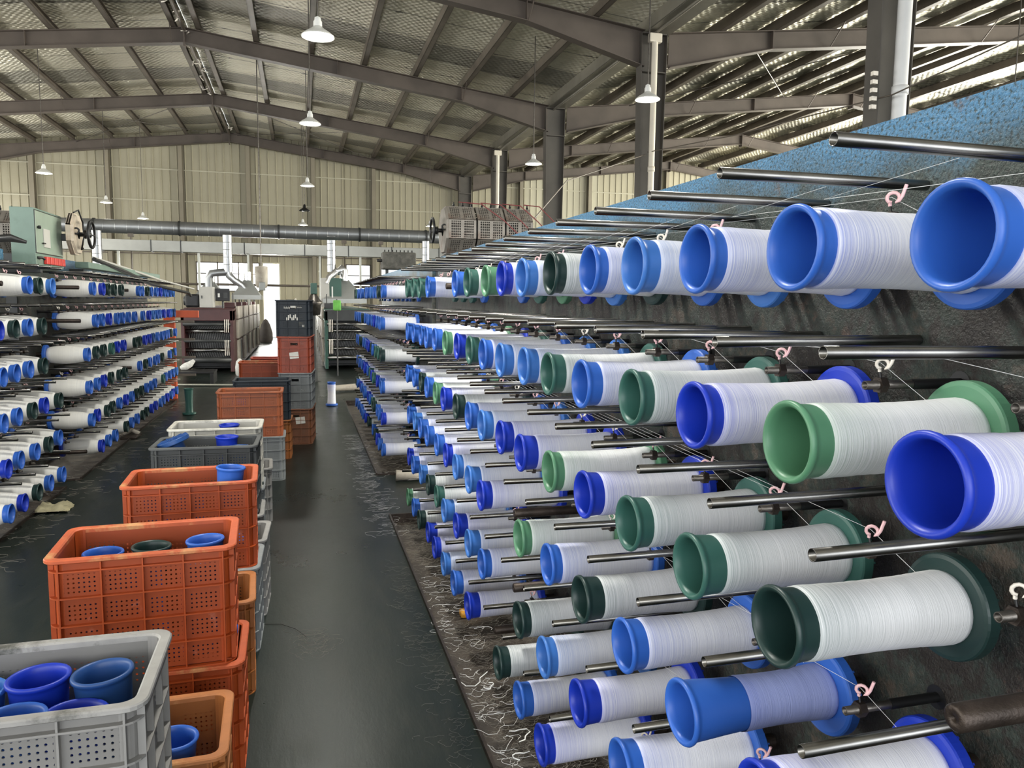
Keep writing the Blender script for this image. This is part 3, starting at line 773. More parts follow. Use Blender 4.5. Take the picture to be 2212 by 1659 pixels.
def crate_meshes(key):
    body = MB(); IN = 0.025                                         # wall plane lies behind the ribs
    # four perforated wall panels with hand slots in the short sides, corner posts and floor
    L, W_ = CL-2*IN, CW-2*IN; z0, z1 = 0.008, 0.388; rc = 0.03
    t = 0.0025
    for s in (-1, 1):
        body.box(-L/2+rc, L/2-rc, s*W_/2-t/2, s*W_/2+t/2, z0, z1)
        xs_ = s*L/2
        body.box(xs_-t/2, xs_+t/2, -W_/2+rc, W_/2-rc, z0, 0.300)
        body.box(xs_-t/2, xs_+t/2, -W_/2+rc, -0.038, 0.300, z1); body.box(xs_-t/2, xs_+t/2, 0.038, W_/2-rc, 0.300, z1)
        body.box(xs_-t/2, xs_+t/2, -0.038, 0.038, 0.326, z1)
    body.box(-L/2, L/2, -W_/2, W_/2, 0.006, 0.010)
    frame = MB()
    r0 = rrect(L, W_, rc)
    # rounded corner posts
    for cx, cy, a0 in ((L/2-rc, W_/2-rc, 0), (-L/2+rc, W_/2-rc, PI/2), (-L/2+rc, -W_/2+rc, PI), (L/2-rc, -W_/2+rc, 1.5*PI)):
        vs = []; fs = []
        for k in range(6):
            a = a0+PI/2*k/5
            for z in (0.004, 0.388): vs += [(cx+(rc+0.001)*math.cos(a), cy+(rc+0.001)*math.sin(a), z), (cx+(rc-0.003)*math.cos(a), cy+(rc-0.003)*math.sin(a), z)]
        for k in range(5):
            b = 4*k; fs += [(b, b+4, b+6, b+2), (b+1, b+3, b+7, b+5)]
        frame.add(vs, fs)
    for z in (0.0, 0.0885, 0.177, 0.2655, 0.350):                   # horizontal ribs all round
        e = 0.010 if z else 0.013
        rings = [ring(L-0.002, W_-0.002, rc, z), ring(CL-2*0.009, CW-2*0.009, rc+0.015, z), ring(CL-2*0.009, CW-2*0.009, rc+0.015, z+0.0045), ring(L-0.002, W_-0.002, rc, z+0.0045)]
        loops(frame, rings, True)
    h = 0.009
    for i in range(-2, 3):                                          # upright ribs, long sides
        x = i*0.1175
        for s in (-1, 1):
            y0, y1 = s*W_/2, s*(CW/2-h-0.001)
            frame.box(x-0.0022, x+0.0022, min(y0, y1), max(y0, y1), 0.002, 0.385)
    for i in (-1.5, -0.55, 0.55, 1.5):
        y = i*0.1
        y = max(-0.142, min(0.142, y))
        for s in (-1, 1):
            x0, x1 = s*L/2, s*(CL/2-h-0.001)
            if abs(y) < 0.06:
                frame.box(min(x0, x1), max(x0, x1), y-0.0022, y+0.0022, 0.002, 0.385)
            else: frame.box(min(x0, x1), max(x0, x1), y-0.0022, y+0.0022, 0.002, 0.385)
    # deep rim: flat lip on top, skirt outside
    rim = MB(); R = 0.042
    rings = [ring(L-0.003, W_-0.003, rc, 0.378), ring(CL-0.008, CW-0.008, R-0.004, 0.380), ring(CL, CW, R, 0.383), ring(CL, CW, R, CH-0.003), ring(CL-0.006, CW-0.006, R-0.003, CH),
             ring(L+0.006, W_+0.006, rc+0.003, CH), ring(L-0.003, W_-0.003, rc, CH-0.004)]
    loops(rim, rings, True)
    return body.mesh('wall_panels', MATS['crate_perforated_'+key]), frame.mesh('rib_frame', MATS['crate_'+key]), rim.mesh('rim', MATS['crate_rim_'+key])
CM = {}
def crate(key, x, y, z, rz, label, group='crates standing down the aisle', tags=None):
    if key not in CM: CM[key] = crate_meshes(key)
    t = thing('plastic_crate', (x, y, z), label, 'crate', group, (0, 0, math.radians(rz)))
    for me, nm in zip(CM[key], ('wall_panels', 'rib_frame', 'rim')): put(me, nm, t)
    if tags:
        for (tx, tz, wd, hg, rot) in tags:
            mb = MB(); mb.box(-wd/2, wd/2, -0.0006, 0.0006, -hg/2, hg/2, Matrix.Rotation(rot, 4, 'Y'))
            side = tx[0] if isinstance(tx, tuple) else 'y'
            if side == 'x': mb2 = mb; mb2.build('paper_label', PAPER, t, (-CL/2+0.013, tx[1], tz)).rotation_euler = (0, 0, PI/2)
            else: mb.build('paper_label', PAPER, t, (tx, -CW/2+0.0135, tz))
    return t
def bobbin(c, loc, label, rot=(0, PI/2, 0), group='empty bobbins in the crates'):
    t = thing('empty_bobbin', loc, label, 'bobbin', group, rot)
    put(SPOOL['barrel', c], 'barrel', t); put(SPOOL['flange', c], 'flange', t); return t
def bob_up(c, x, y, ztop_, label, tilt=(0, 0)):
    # keep the barrel well inside the crate walls
    return bobbin(c, (x, y, ztop_), label, (math.radians(tilt[0]), PI/2+math.radians(tilt[1]), 0))
HZ = CH
# stack 1, nearest at the lower left
S1 = (-0.585, 1.735)
crate('grey', S1[0]-0.004, S1[1]+0.005, 0, 1.5, 'scuffed grey crate on the floor under the nearest grey crate')
crate('grey', *S1, HZ, 0.5, 'nearest grey crate with dirty rim, full of upright blue bobbins')
for (c, dx, dy, zz, lb, tl) in (('l', -0.105, 0.062, -0.045, 'light blue bobbin cut off by the photo edge in the nearest grey crate', (0, 2)),
                            ('d', 0.020, 0.060, -0.028, 'deep blue bobbin in the back row of the nearest grey crate', (0, -1)),
                            ('n', 0.148, 0.050, -0.027, 'duller blue bobbin at the back corner of the nearest grey crate', (-3, -3)),
                            ('b', 0.010, -0.070, -0.050, 'bright blue bobbin in the front row of the nearest grey crate', (3, 0)),
                            ('d', 0.125, -0.072, -0.055, 'deep blue bobbin tilted at the front corner of the nearest grey crate', (4, 3))):
    bob_up(c, S1[0]+dx, S1[1]+dy, 2*HZ+zz, lb, tl)
# stack 2, single low crate between
crate('tan', -0.487, 2.175, 0, 2, 'orange-brown crate alone on the floor beside the nearest grey crate')
bob_up('b', -0.352, 2.12, HZ+0.005, 'bright blue bobbin alone in the low orange-brown crate', (2, 2))
# stack 3
S3 = (-0.500, 2.705)
crate('orange', S3[0]+0.022, S3[1]+0.0, 0, 1.0, 'orange crate on the floor, lower one of the big orange pair')
crate('orange', *S3, HZ, 2.6, 'large orange crate on top of the big orange pair, five bobbins inside')
for (c, dx, dy, zz, lb, tl) in (('b', -0.15, 0.03, -0.05, 'blue bobbin at the left in the big orange crate', (2, 1)), ('k', -0.005, 0.05, -0.045, 'blackish green bobbin in the big orange crate', (0, 2)),
                            ('b', 0.165, 0.055, -0.035, 'blue bobbin in the right rear of the big orange crate', (0, -2)), ('n', -0.15, -0.060, -0.058, 'navy bobbin against the front wall of the big orange crate', (0, 0)),
                            ('b', -0.022, -0.060, -0.055, 'leaning blue bobbin in the middle of the big orange crate', (5, -8)), ('n', 0.15, -0.060, -0.066, 'navy bobbin behind the front rim of the big orange crate', (0, 0))):
    bob_up(c, S3[0]+dx, S3[1]+dy, 2*HZ+zz, lb, tl)
# stack 4: brown crate by the aisle behind
crate('tan', -0.478, 3.235, 0, 3, 'brown-orange crate alone on the floor behind the big orange pair')
# stack 5
S5 = (-0.482, 3.635)
crate('silver', S5[0]+0.012, S5[1], 0, -1, 'grey crate on the floor beneath the second orange crate')
crate('orange', *S5, HZ, 2.2, 'second orange crate, one pale-rimmed blue bobbin standing in its corner')
bob_up('b', S5[0]+0.165, S5[1]-0.045, 2*HZ+0.04, 'blue bobbin standing proud at the corner of the second orange crate', (4, 5))
bob_up('b', S5[0]-0.14, S5[1]-0.06, 2*HZ-0.045, 'blue bobbin just showing left in the second orange crate')
bob_up('l', S5[0]+0.0, S5[1]-0.06, 2*HZ-0.045, 'light blue bobbin just showing mid second orange crate')
crate('grey', -0.455, 4.04, 0, -2, 'greyish crate alone on the floor behind the second orange crate')
# stack 6, slate
S6 = (-0.515, 4.50)
crate('grey', S6[0]+0.018, S6[1], 0, 1, 'greyish crate on the floor beneath the slate grey crate')
crate('slate', *S6, HZ, -1.5, 'slate grey crate with a deep blue bobbin and an upturned flange')
bob_up('d', S6[0]+0.095, S6[1]+0.06, 2*HZ+0.015, 'deep blue bobbin standing upright in the slate grey crate', (0, 1))
bobbin('n', (-0.577, 4.50, 0.475), 'dull blue bobbin upside down in the slate crate, ribbed flange showing', (0, -1.93, 0.0))
bob_up('t', S6[0]-0.045, S6[1]-0.06, 2*HZ-0.045, 'grey-green bobbin rim low in the slate grey crate')
bob_up('n', S6[0]+0.165, S6[1]-0.03, 2*HZ-0.03, 'navy bobbin rim low at the right in the slate grey crate')
# stack 7, pale
S7 = (-0.525, 5.115)
crate('silver', S7[0]+0.005, S7[1], 0, 1, 'grey crate on the floor beneath the cream crate')
crate('pale', *S7, HZ, 0.3, 'cream crate with yellowed rim and blue bobbins low inside')
bob_up('d', S7[0]-0.115, S7[1]-0.06, 2*HZ-0.048, 'deep blue bobbin rim at the left of the cream crate')
bob_up('b', S7[0]+0.005, S7[1]-0.06, 2*HZ-0.045, 'blue bobbin rim in the middle of the cream crate', (0, 2))
bob_up('d', S7[0]+0.065, S7[1]+0.055, 2*HZ-0.012, 'deep blue bobbin rim at the back of the cream crate')
bob_up('k', S7[0]+0.185, S7[1]-0.05, 2*HZ-0.05, 'blackish bobbin rim at the right end of the cream crate')
crate('grey', -0.495, 5.72, 0, 2, 'greyish crate alone on the floor behind the cream crate')
# stack 8
S8 = (-0.440, 7.035)
crate('silver', S8[0]+0.012, S8[1], 0, 0.5, 'silver-grey crate on the floor beneath the rusty orange crate')
crate('rust', *S8, HZ, 0.0, 'rusty orange crate on a silver-grey crate in the middle of the aisle')
bob_up('d', S8[0]-0.1, S8[1]+0.0, 2*HZ-0.04, 'deep blue bobbin rim in the rusty orange crate')
# stack 9
S9 = (-0.385, 7.97)
crate('tan', S9[0]+0.005, S9[1], 0, -2, 'yellowish brown crate on the floor beneath the black crate')
crate('navy', *S9, HZ, 0.0, 'black crate, open and empty, on a yellowish brown crate')
# stack 10
crate('tan', -0.50, 10.25, 0, 0, 'tan crate on the floor beneath the small-looking orange crate')
crate('orange', -0.50, 10.25, HZ, 0, 'orange crate standing just left of the tall stack')
crate('red', -0.40, 10.95, 0, 2, 'red crate on the floor behind the tall stack')
crate('red', -0.40, 10.95, HZ, 2, 'bright red crate rim peeping out behind the tall stack')
# tall stack of four, short side to the camera
TX, TY, TA = -0.055, 8.84, 90-5
crate('brown', TX, TY, 0, TA, 'brown crate at the bottom of the tall stack', tags=[(('x', -0.05), 0.265, 0.10, 0.075, 0.1)])
crate('silver', TX+0.002, TY, HZ, TA, 'grey crate second from the floor in the tall stack')
crate('brick', TX-0.004, TY, 2*HZ, TA, 'brick red crate third from the floor in the tall stack with a paper label', tags=[(('x', 0.00), 0.19, 0.095, 0.07, 0.12)])
tc = crate('navy', TX-0.012, TY, 3*HZ, TA, 'blue-black crate at the top of the tall stack, marked in white')
# white printed marks on the two upper crates: too blurred in the photograph to be read
def marks(parent, spec, mat=PAPER):
    mb = MB()
    for (y, z, wy, hz) in spec: mb.box(-CL/2+0.0085, -CL/2+0.0135, y-wy/2, y+wy/2, z-hz/2, z+hz/2)
    mb.build('printed_mark', mat, parent)
marks(tc, [(0.085-0.011*k, 0.312-0.004*(k % 2), 0.004, 0.022) for k in range(6)]+[(-0.005, 0.320, 0.052, 0.020)]+[(-0.055-0.010*k, 0.312, 0.005, 0.008) for k in range(5)]
      + [(0.06-0.018*k, 0.205+0.014*((k*7) % 3-1), 0.012, 0.030+0.012*((k*5) % 3)) for k in range(7)]+[(-0.1-0.009*k, 0.115, 0.004, 0.024) for k in range(3)])

# ------------------------------------------------------------------ pendant lamps
lr = random.Random(5)
def lamp(x, y, z, label, lit=True, power=150):
    t = thing('pendant_lamp', (x, y, z), label, 'lamp', 'pendant lamps under the roof')
    mb = MB(); mb.lathe([(0.0, 0.188), (0.004, 0.190), (0.012, 0.186), (0.05, 0.140), (0.085, 0.085), (0.11, 0.052), (0.115, 0.050), (0.11, 0.048), (0.082, 0.080), (0.047, 0.134), (0.008, 0.180), (0.0, 0.184)], 28, 'Z')
    mb.build('shade', ALUS if lit else BLACK, t)
    mb = MB(); mb.lathe([(0.10, 0.050), (0.17, 0.048), (0.185, 0.038), (0.215, 0.034), (0.225, 0.012), (0.24, 0.001)], 18, 'Z'); mb.build('housing', WHITE if lit else BLACK, t)
    mb = MB(); mb.lathe([(0.10, 0.001), (0.09, 0.045), (0.03, 0.085), (0.005, 0.10), (-0.012, 0.085), (-0.02, 0.001)], 20, 'Z'); mb.build('bulb', GLOW if lit else DARK, t)
    zt = ztop(x)+0.245-z
    mb = MB(); mb.tube([(0, 0, 0.23), (0, 0, zt)], 0.010, 6); mb.build('hanging_rod', STEEL_D, t)
    if lit:
        l = bpy.data.lights.new('lamp_light', 'SPOT'); l.energy = power; l.spot_size = math.radians(150); l.spot_blend = 0.5; l.shadow_soft_size = 0.12; l.color = (1, 0.98, 0.9)
        lo = bpy.data.objects.new('lamp_light', l); lo.parent = t; lo.location = (0, 0, -0.03); C.objects.link(lo)
ALUS = simple('lamp_shade_enamel', (0.75, 0.75, 0.72), 0.3, 0.3, 0.05, 4)
LAMPS = [(0.24, 9.4, 4.58, 'lit lamp highest and largest in the middle row, above the aisle', 1), (0.21, 14.3, 4.66, 'second lit lamp of the middle row above the aisle', 1),
         (0.22, 21.6, 4.61, 'third lit lamp of the middle row against the cream wall', 1), (0.17, 27.5, 4.60, 'unlit dark lamp above the last lamp of the middle row', 0),
         (0.12, 30.0, 4.35, 'last lit lamp of the middle row, level with the big duct', 1), (5.08, 10.9, 4.63, 'large lit lamp in front of the column with the cream pipe', 1),
         (5.03, 16.6, 4.63, 'lit lamp hanging between two columns above the slotted drum', 1), (5.1, 31.2, 4.60, 'small lit lamp beside the black handwheel of the slotted drum', 1),
         (-6.05, 21.6, 4.60, 'lit lamp above the mint green cabinet', 1), (-5.97, 27.5, 4.60, 'lit lamp in front of a wall post, right of the mint cabinet', 1), (-5.35, 30.0, 4.37, 'small lamp just above the big duct on the left', 1)]
LAMPS += [(0.24, 3.4, 4.6, 'lit lamp of the middle row overhead, above the view', 1), (-6.0, 15.5, 4.6, 'lit lamp of the outer row, hidden beyond the edge of view', 1), (-6.0, 9.4, 4.6, 'lit lamp of the outer row, out of view on one side', 1), (5.1, 5.0, 4.6, 'lit lamp above the near creel, out of view overhead', 1), (10.35, 9.4, 3.3, 'lamp hidden by the blue board, its thin rod crossing the roof above', 1)]
for x, y, z, lb, lit in LAMPS: lamp(x, y, z, lb, bool(lit), 420 if y < 6 else 150)

# ------------------------------------------------------------------ ducts across the hall
t = thing('spiral_duct', (0, 26, 0), 'long round spiral duct crossing the hall in front of the cream wall', 'duct')
def lerp(a, b, u): return a+(b-a)*u
mb = MB(); r = 0.21; z0 = 3.74
xx = -12.0
while xx < 6.0:
    mb.lathe([(xx, r), (xx+0.33, r)], 32, 'X', M4((0, 0, z0))); mb.lathe([(xx+0.325, r), (xx+0.33, r+0.004), (xx+0.335, r)], 32, 'X', M4((0, 0, z0)), smooth=False); xx += 0.33
mb.build('duct_tube', DUCTD, t)
for xx in (-8.9, -6.0, -3.6, -0.65, 1.9, 4.1):
    mb = MB(); mb.lathe([(xx-0.03, r+0.003), (xx-0.03, r+0.022), (xx+0.03, r+0.022), (xx+0.03, r+0.003)], 28, 'X', M4((0, 0, z0)), smooth=False); mb.build('duct_flange', DARK, t)
for xx in (-5.0, 1.4, 2.6):
    mb = MB(); mb.box(xx-0.02, xx+0.02, -0.02, 0.02, 0.0, z0-0.2); mb.box(xx-0.08, xx+0.08, -0.06, 0.06, z0-0.30, z0-0.20); mb.build('support_leg', PURLIN, t)
t = thing('rectangular_duct', (0, 23, 0), 'long box-section zinc duct on stilts below the round duct', 'duct')
xs_ = [-12.0, -9.6, -7.2, -5.15, -3.9, -3.15, -1.5, 0.13, 1.35, 2.6, 4.0, 5.5]
for a, b2 in zip(xs_[:-1], xs_[1:]):
    mb = MB(); mb.cbox(a+0.008, b2-0.008, -0.2, 0.2, 2.84, 3.14, 0.008); mb.build('duct_section', DUCTR, t)
for a in xs_[1:-1]:
    mb = MB(); mb.box(a-0.008, a+0.008, -0.215, 0.215, 2.825, 3.155); mb.build('joint_flange', DARK, t)
for xx in (-4.75, -2.72, -1.42, 0.95, 0.55, 1.7, 2.9):
    mb = MB(); mb.box(xx-0.03, xx+0.03, -0.03, 0.03, 0, 2.84); mb.build('stilt', GUTTER, t)
t = thing('gallery_rail', (0, 24.5, 0), 'thin grey pipe running level above the machines', 'pipe')
mb = MB(); mb.tube([(-9, 0, 2.02), (9, 0, 1.98)], 0.035, 8); mb.build('pipe', PURLIN, t)
for xx in (-6, -1.8, 3, 7):
    mb = MB(); mb.box(xx-0.02, xx+0.02, -0.02, 0.02, 0, 2.0); mb.build('stand', PURLIN, t)

def vduct(name, x, y, z0, z1, label, r=0.10):
    t = thing('riser_duct', (x, y, 0), label, 'duct', 'shiny riser ducts')
    mb = MB(); z = z0
    mb.lathe([(z0, r), (z1, r)], 24, 'Z'); mb.lathe([(z1, r), (z1, 0.001)], 24, 'Z')
    while z < z1: mb.lathe([(z+0.16, r), (z+0.165, r+0.004), (z+0.17, r)], 24, 'Z', smooth=False); z += 0.17; mb.build('riser', DUCT, t)
    return t
a = vduct('v', -1.62, 19.0, 2.20, 3.05, 'shiny upright duct above the maroon machine on the left')
MB().tube([(0, 0, 2.22), (0.02, 0, 2.12), (0.12, 0, 2.02), (0.30, 0, 1.90), (0.40, 0, 1.78), (0.42, 0, 1.62)], 0.085, 12).build('elbow', DUCT, a)
MB().tube([(-0.42, 0, 1.55), (-0.42, 0, 2.05), (-0.36, 0, 2.16), (-0.22, 0, 2.18), (0, 0, 2.2)], 0.085, 12).build('branch', DUCTD, a)
a = vduct('v', 0.72, 19.0, 2.25, 3.0, 'shiny upright duct above the green machine on the right')
MB().tube([(0, 0, 2.35), (0.05, 0, 2.28), (0.16, 0, 2.26), (0.26, 0, 2.35), (0.30, 0, 2.30), (0.30, 0, 2.05)], 0.09, 12).build('elbow', ALU, a)
MB().tube([(0.10, -0.1, 2.25), (-0.06, -0.15, 2.12), (-0.12, -0.15, 1.98)], 0.075, 12).build('branch', ALU, a)
vduct('v', -4.35, 19.0, 0.0, 3.05, 'shiny upright duct behind the small handwheel on the left')
vduct('v', 3.0, 19.0, 0.0, 3.05, 'shiny upright duct behind the big slotted drum', 0.09)
def hood(x, y, w0, w1, z0, z1, label, d=0.9):
    t = thing('extraction_hood', (x, y, 0), label, 'hood', 'sheet metal extraction hoods')
    mb = MB(); vs = [(-w0/2, -d/2, z0), (w0/2, -d/2, z0), (w0/2, d/2, z0), (-w0/2, d/2, z0), (-w1/2, -0.09, z1), (w1/2, -0.09, z1), (w1/2, 0.09, z1), (-w1/2, 0.09, z1)]
    mb.add(vs, [(0, 1, 5, 4), (1, 2, 6, 5), (2, 3, 7, 6), (3, 0, 4, 7), (4, 5, 6, 7)]); mb.build('hood_cone', HOOD, t)
    mb = MB(); mb.box(-w0/2-0.01, w0/2+0.01, -d/2-0.01, -d/2+0.01, z0-0.09, z0+0.01); mb.box(-w0/2-0.01, w0/2+0.01, d/2-0.01, d/2+0.01, z0-0.09, z0+0.01)
    mb.box(-w0/2-0.01, -w0/2+0.01, -d/2, d/2, z0-0.09, z0+0.01); mb.box(w0/2-0.01, w0/2+0.01, -d/2, d/2, z0-0.09, z0+0.01); mb.build('skirt', HOOD, t)
    mb = MB(); mb.lathe([(z1-0.01, 0.095), (z1+0.20, 0.095)], 16, 'Z'); mb.build('collar', ALU, t)
hood(1.02, 19.2, 1.0, 0.22, 1.60, 2.07, 'wide grey hood cone over the green machine')
hood(-1.22, 19.2, 0.62, 0.16, 1.66, 2.02, 'grey hood cone over the maroon machine')
hood(-2.05, 19.4, 0.6, 0.16, 1.66, 1.98, 'grey hood cone partly behind the pale control box')

# ------------------------------------------------------------------ machines beyond the creels
def machine(x, y, s, body, label, side, yl=10.5):
    """front face at y looking to the camera, aisle side face at x, body extends away from the aisle by s"""
    t = thing('stretching_machine', (x, y, 0), label, 'machine')
    wd = 1.02*s
    X0, X1 = min(0, wd), max(0, wd)
    def bx(a0, a1, b0, b1, c0, c1): return MB().cbox(min(a0, a1), max(a0, a1), b0, b1, c0, c1, 0.01)
    bx(0, 0.07*s, 0, yl, 0.05, 1.34).build('side_frame', body, t)
    bx(wd-0.07*s, wd, 0, yl, 0.05, 1.34).build('side_frame', body, t)
    bx(0, wd, 0.0, 0.5, 1.12, 1.36).build('top_beam', DARK if body is DKGREEN else MAROON, t)
    bx(0, wd, 0.5, yl, 1.30, 1.38).build('top_cover', body, t)
    bx(0.05*s, wd-0.05*s, 0.9, yl, 0.05, 0.35).build('bed', DARK, t)
    bx(0.07*s, wd-0.07*s, 0.8, 0.84, 0.1, 1.12).build('inner_shield', WARP, t)
    for i, (z, r, yy) in enumerate(((1.05, 0.035, -0.05), (0.90, 0.045, 0.12), (0.70, 0.030, 0.02), (0.50, 0.045, 0.12), (0.30, 0.06, 0.05))):
        MB().lathe([(X0+0.05, 0.001), (X0+0.05, r), (X1-0.05, r), (X1-0.05, 0.001)], 16, 'X', M4((0, yy, z))).build('roller', STEEL if i in (1, 3) or side == 'g' else DARK, t)
    mb = MB()
    for i in range(26):
        xx = X0+0.08+(X1-X0-0.16)*i/25
        mb.tube([(xx, -0.05, 1.08), (xx+0.05, 0.12, 0.94), (xx+0.09, 0.0, 0.72), (xx+0.05, 0.12, 0.54), (xx, 0.05, 0.35)], 0.0009, 3, caps=False)
    mb.build('warp_threads', THREAD, t, kind='stuff')
    for i in range(3):
        MB().tube([(0.09*s+i*0.035*s, -0.08, 0.88), (0.09*s+i*0.035*s, -0.10, 1.05), (0.09*s+i*0.035*s, -0.08, 1.15)], 0.008, 6).build('heddle_bar', CREAM, t)
        MB().tube([(0.09*s+i*0.035*s, -0.08, 0.40), (0.09*s+i*0.035*s, -0.10, 0.60), (0.09*s+i*0.035*s, -0.08, 0.72)], 0.008, 6).build('heddle_bar', CREAM, t)
    for k in range(5):
        b0 = 0.7+k*1.9
        bx(-0.05*s, 0, b0, b0+1.5, 0.72, 1.12).build('side_panel', BEIGE, t)
        bx(-0.05*s, 0, b0+0.05, b0+0.75, 1.15, 1.42).build('side_panel', BEIGE, t)
        bx(-0.05*s, 0, b0+0.8, b0+1.4, 1.15, 1.42).build('side_panel', BEIGE, t)
        bx(-0.04*s, 0, b0+0.1, b0+0.7, 0.15, 0.68).build('side_panel', BEIGE, t)
        bx(-0.03*s, 0, b0+0.9, b0+1.3, 0.20, 0.65).build('gear_box', DARK, t)
        MB().tube([(0.08*s, b0+0.4, 1.36), (0.08*s, b0+0.4, 1.72)], 0.012, 6).build('standard', DARK, t)
        MB().tube([(0.08*s, b0+1.2, 1.36), (0.10*s, b0+1.2, 1.62)], 0.012, 6).build('standard', DARK, t)
        bx(0.03*s, 0.25*s, b0+0.2, b0+0.6, 1.38, 1.50).build('bearing_block', MAROON if body is not DKGREEN else DARK, t)
    return t
machine(-1.38, 17.0, -1, MAROON, 'maroon stretching machine with beige side panels left of the far aisle', 'm')
machine(0.50, 17.4, 1, DKGREEN, 'dark green machine with bright rollers right of the far aisle', 'g')

t = thing('control_box', (-1.86, 16.9, 1.40), 'pale grey control box on top of the maroon machine', 'box')
MB().cbox(-0.13, 0.13, -0.2, 0.2, 0.0, 0.42, 0.01).build('case', BOX_G, t)
MB().cbox(-0.10, 0.10, -0.205, -0.199, 0.03, 0.39, 0.002).build('lid', BOX_G, t)
MB().cbox(-0.09, -0.07, -0.215, -0.205, 0.18, 0.24, 0.002).build('latch', DARK, t)
t = thing('motor_box', (-2.13, 16.9, 1.40), 'black motor housing with a round fan beside the pale control box', 'motor')
MB().cbox(-0.13, 0.13, -0.2, 0.2, 0.0, 0.27, 0.04).build('case', BLACK, t)
MB().lathe([(-0.18, 0.02), (-0.18, 0.09), (-0.13, 0.10)], 18, 'X', M4((0, 0, 0.13))).build('fan_cowl', DARK, t)
t = thing('display_panel', (-1.57, 17.0, 1.53), 'small black instrument panel right of the pale control box', 'panel')
MB().cbox(-0.14, 0.14, -0.05, 0.05, 0.0, 0.26, 0.01).build('case', BLACK, t)
MB().cbox(-0.09, -0.05, -0.058, -0.05, 0.08, 0.16, 0.002).build('meter', WHITE, t)
MB().cbox(0.02, 0.10, -0.058, -0.05, 0.06, 0.18, 0.002).build('readout', DARK, t)
MB().tube([(0, 0, -0.15), (0, 0, 0.0)], 0.02, 8).build('stand', DARK, t)
t = thing('hanging_tank', (-0.98, 21.0, 0), 'beige cylindrical tank hanging before the bright doorway', 'tank')
MB().lathe([(1.85, 0.02), (1.88, 0.13), (1.98, 0.155), (2.12, 0.16), (2.42, 0.16), (2.43, 0.12), (2.44, 0.01)], 20, 'Z').build('shell', BEIGE, t)
MB().tube([(0, 0, 2.43), (0, 0, 8.08)], 0.014, 6).build('hanger', STEEL_D, t)
MB().cbox(-0.06, 0.10, -0.19, -0.10, 1.80, 2.02, 0.02).build('valve', HOOD, t)
t = thing('gear_pump', (0.24, 15.2, 1.28), 'dark valve head with round body on top of the green machine end', 'pump')
MB().lathe([(0.0, 0.03), (0.02, 0.12), (0.20, 0.13), (0.24, 0.16), (0.27, 0.15), (0.32, 0.10), (0.40, 0.06), (0.41, 0.045)], 18, 'Z').build('body', STEEL_D, t)
MB().cbox(-0.06, 0.06, -0.06, 0.06, 0.41, 0.62, 0.012).build('actuator', DKGREEN, t)
MB().lathe([(-1.28, 0.12), (-1.26, 0.05), (0.0, 0.04)], 12, 'Z').build('pedestal', DARK, t)
t = thing('switch_box', (-0.165, 13.0, 1.40), 'small black switch box with a red lamp seen over the tall crate stack', 'box')
MB().cbox(-0.07, 0.07, -0.05, 0.05, 0.0, 0.18, 0.01).build('case', BLACK, t)
MB().lathe([(-0.06, 0.001), (-0.06, 0.02), (-0.048, 0.022)], 12, 'Y', M4((0.03, 0, 0.08))).build('indicator', RED, t)
MB().tube([(0.0, 0, -1.40), (0, 0, 0)], 0.03, 8).build('stand', PURLIN, t)
MB().tube([(0.05, 0, 0.16), (0.08, 0, 0.2), (0.09, 0, 0.1), (0.085, 0, -0.1)], 0.012, 6).build('cable', CREAM, t)
t = thing('tall_cabinet', (0.66, 19.0, 0), 'tall grey-green cabinet behind the grey hood cone', 'cabinet')
MB().cbox(-0.20, 0.00, -0.2, 0.2, 0, 2.1, 0.01).build('body', BOX_G, t)
MB().cbox(0.0, 0.28, -0.2, 0.2, 0, 2.1, 0.01).build('door', DKGREEN, t)
MB().cbox(0.05, 0.08, -0.22, -0.2, 1.6, 1.9, 0.004).build('handle', WHITE, t)
tag(MB().cbox(-0.08, 0.08, -0.05, 0.05, -0.11, 0.11, 0.03).build('cloth', LIME, None, (0.72, 16.3, 1.47)), 'lime green cloth hung on the end of the green machine', 'cloth')
t = thing('machine_post', (0.72, 16.3, 0), 'thin upright holding the lime green cloth', 'stand')
MB().tube([(0, 0.06, 0), (0, 0.06, 1.6)], 0.015, 6).build('upright', DARK, t)
# orange end frame of the left creel
t = thing('end_frame', (-1.98, 12.95, 0), 'orange-red steel post and arm at the end of the left creel', 'frame')
MB().cbox(-0.09, 0.07, -0.05, 0.05, 0.0, 1.36, 0.006).build('post', ORANGE_P, t)
MB().cbox(0.0, 0.42, -0.05, 0.05, 1.28, 1.39, 0.006).build('arm', ORANGE_P, t)
MB().cbox(-0.7, 0.0, -0.04, 0.04, 0.95, 1.05, 0.006).build('rail', ORANGE_P, t)
for z in (1.22, 0.94, 0.66, 0.38):
    MB().cbox(-0.2, 0.36, -0.09, -0.055, z-0.018, z+0.018, 0.004).build('crossbar', PURLIN, t)

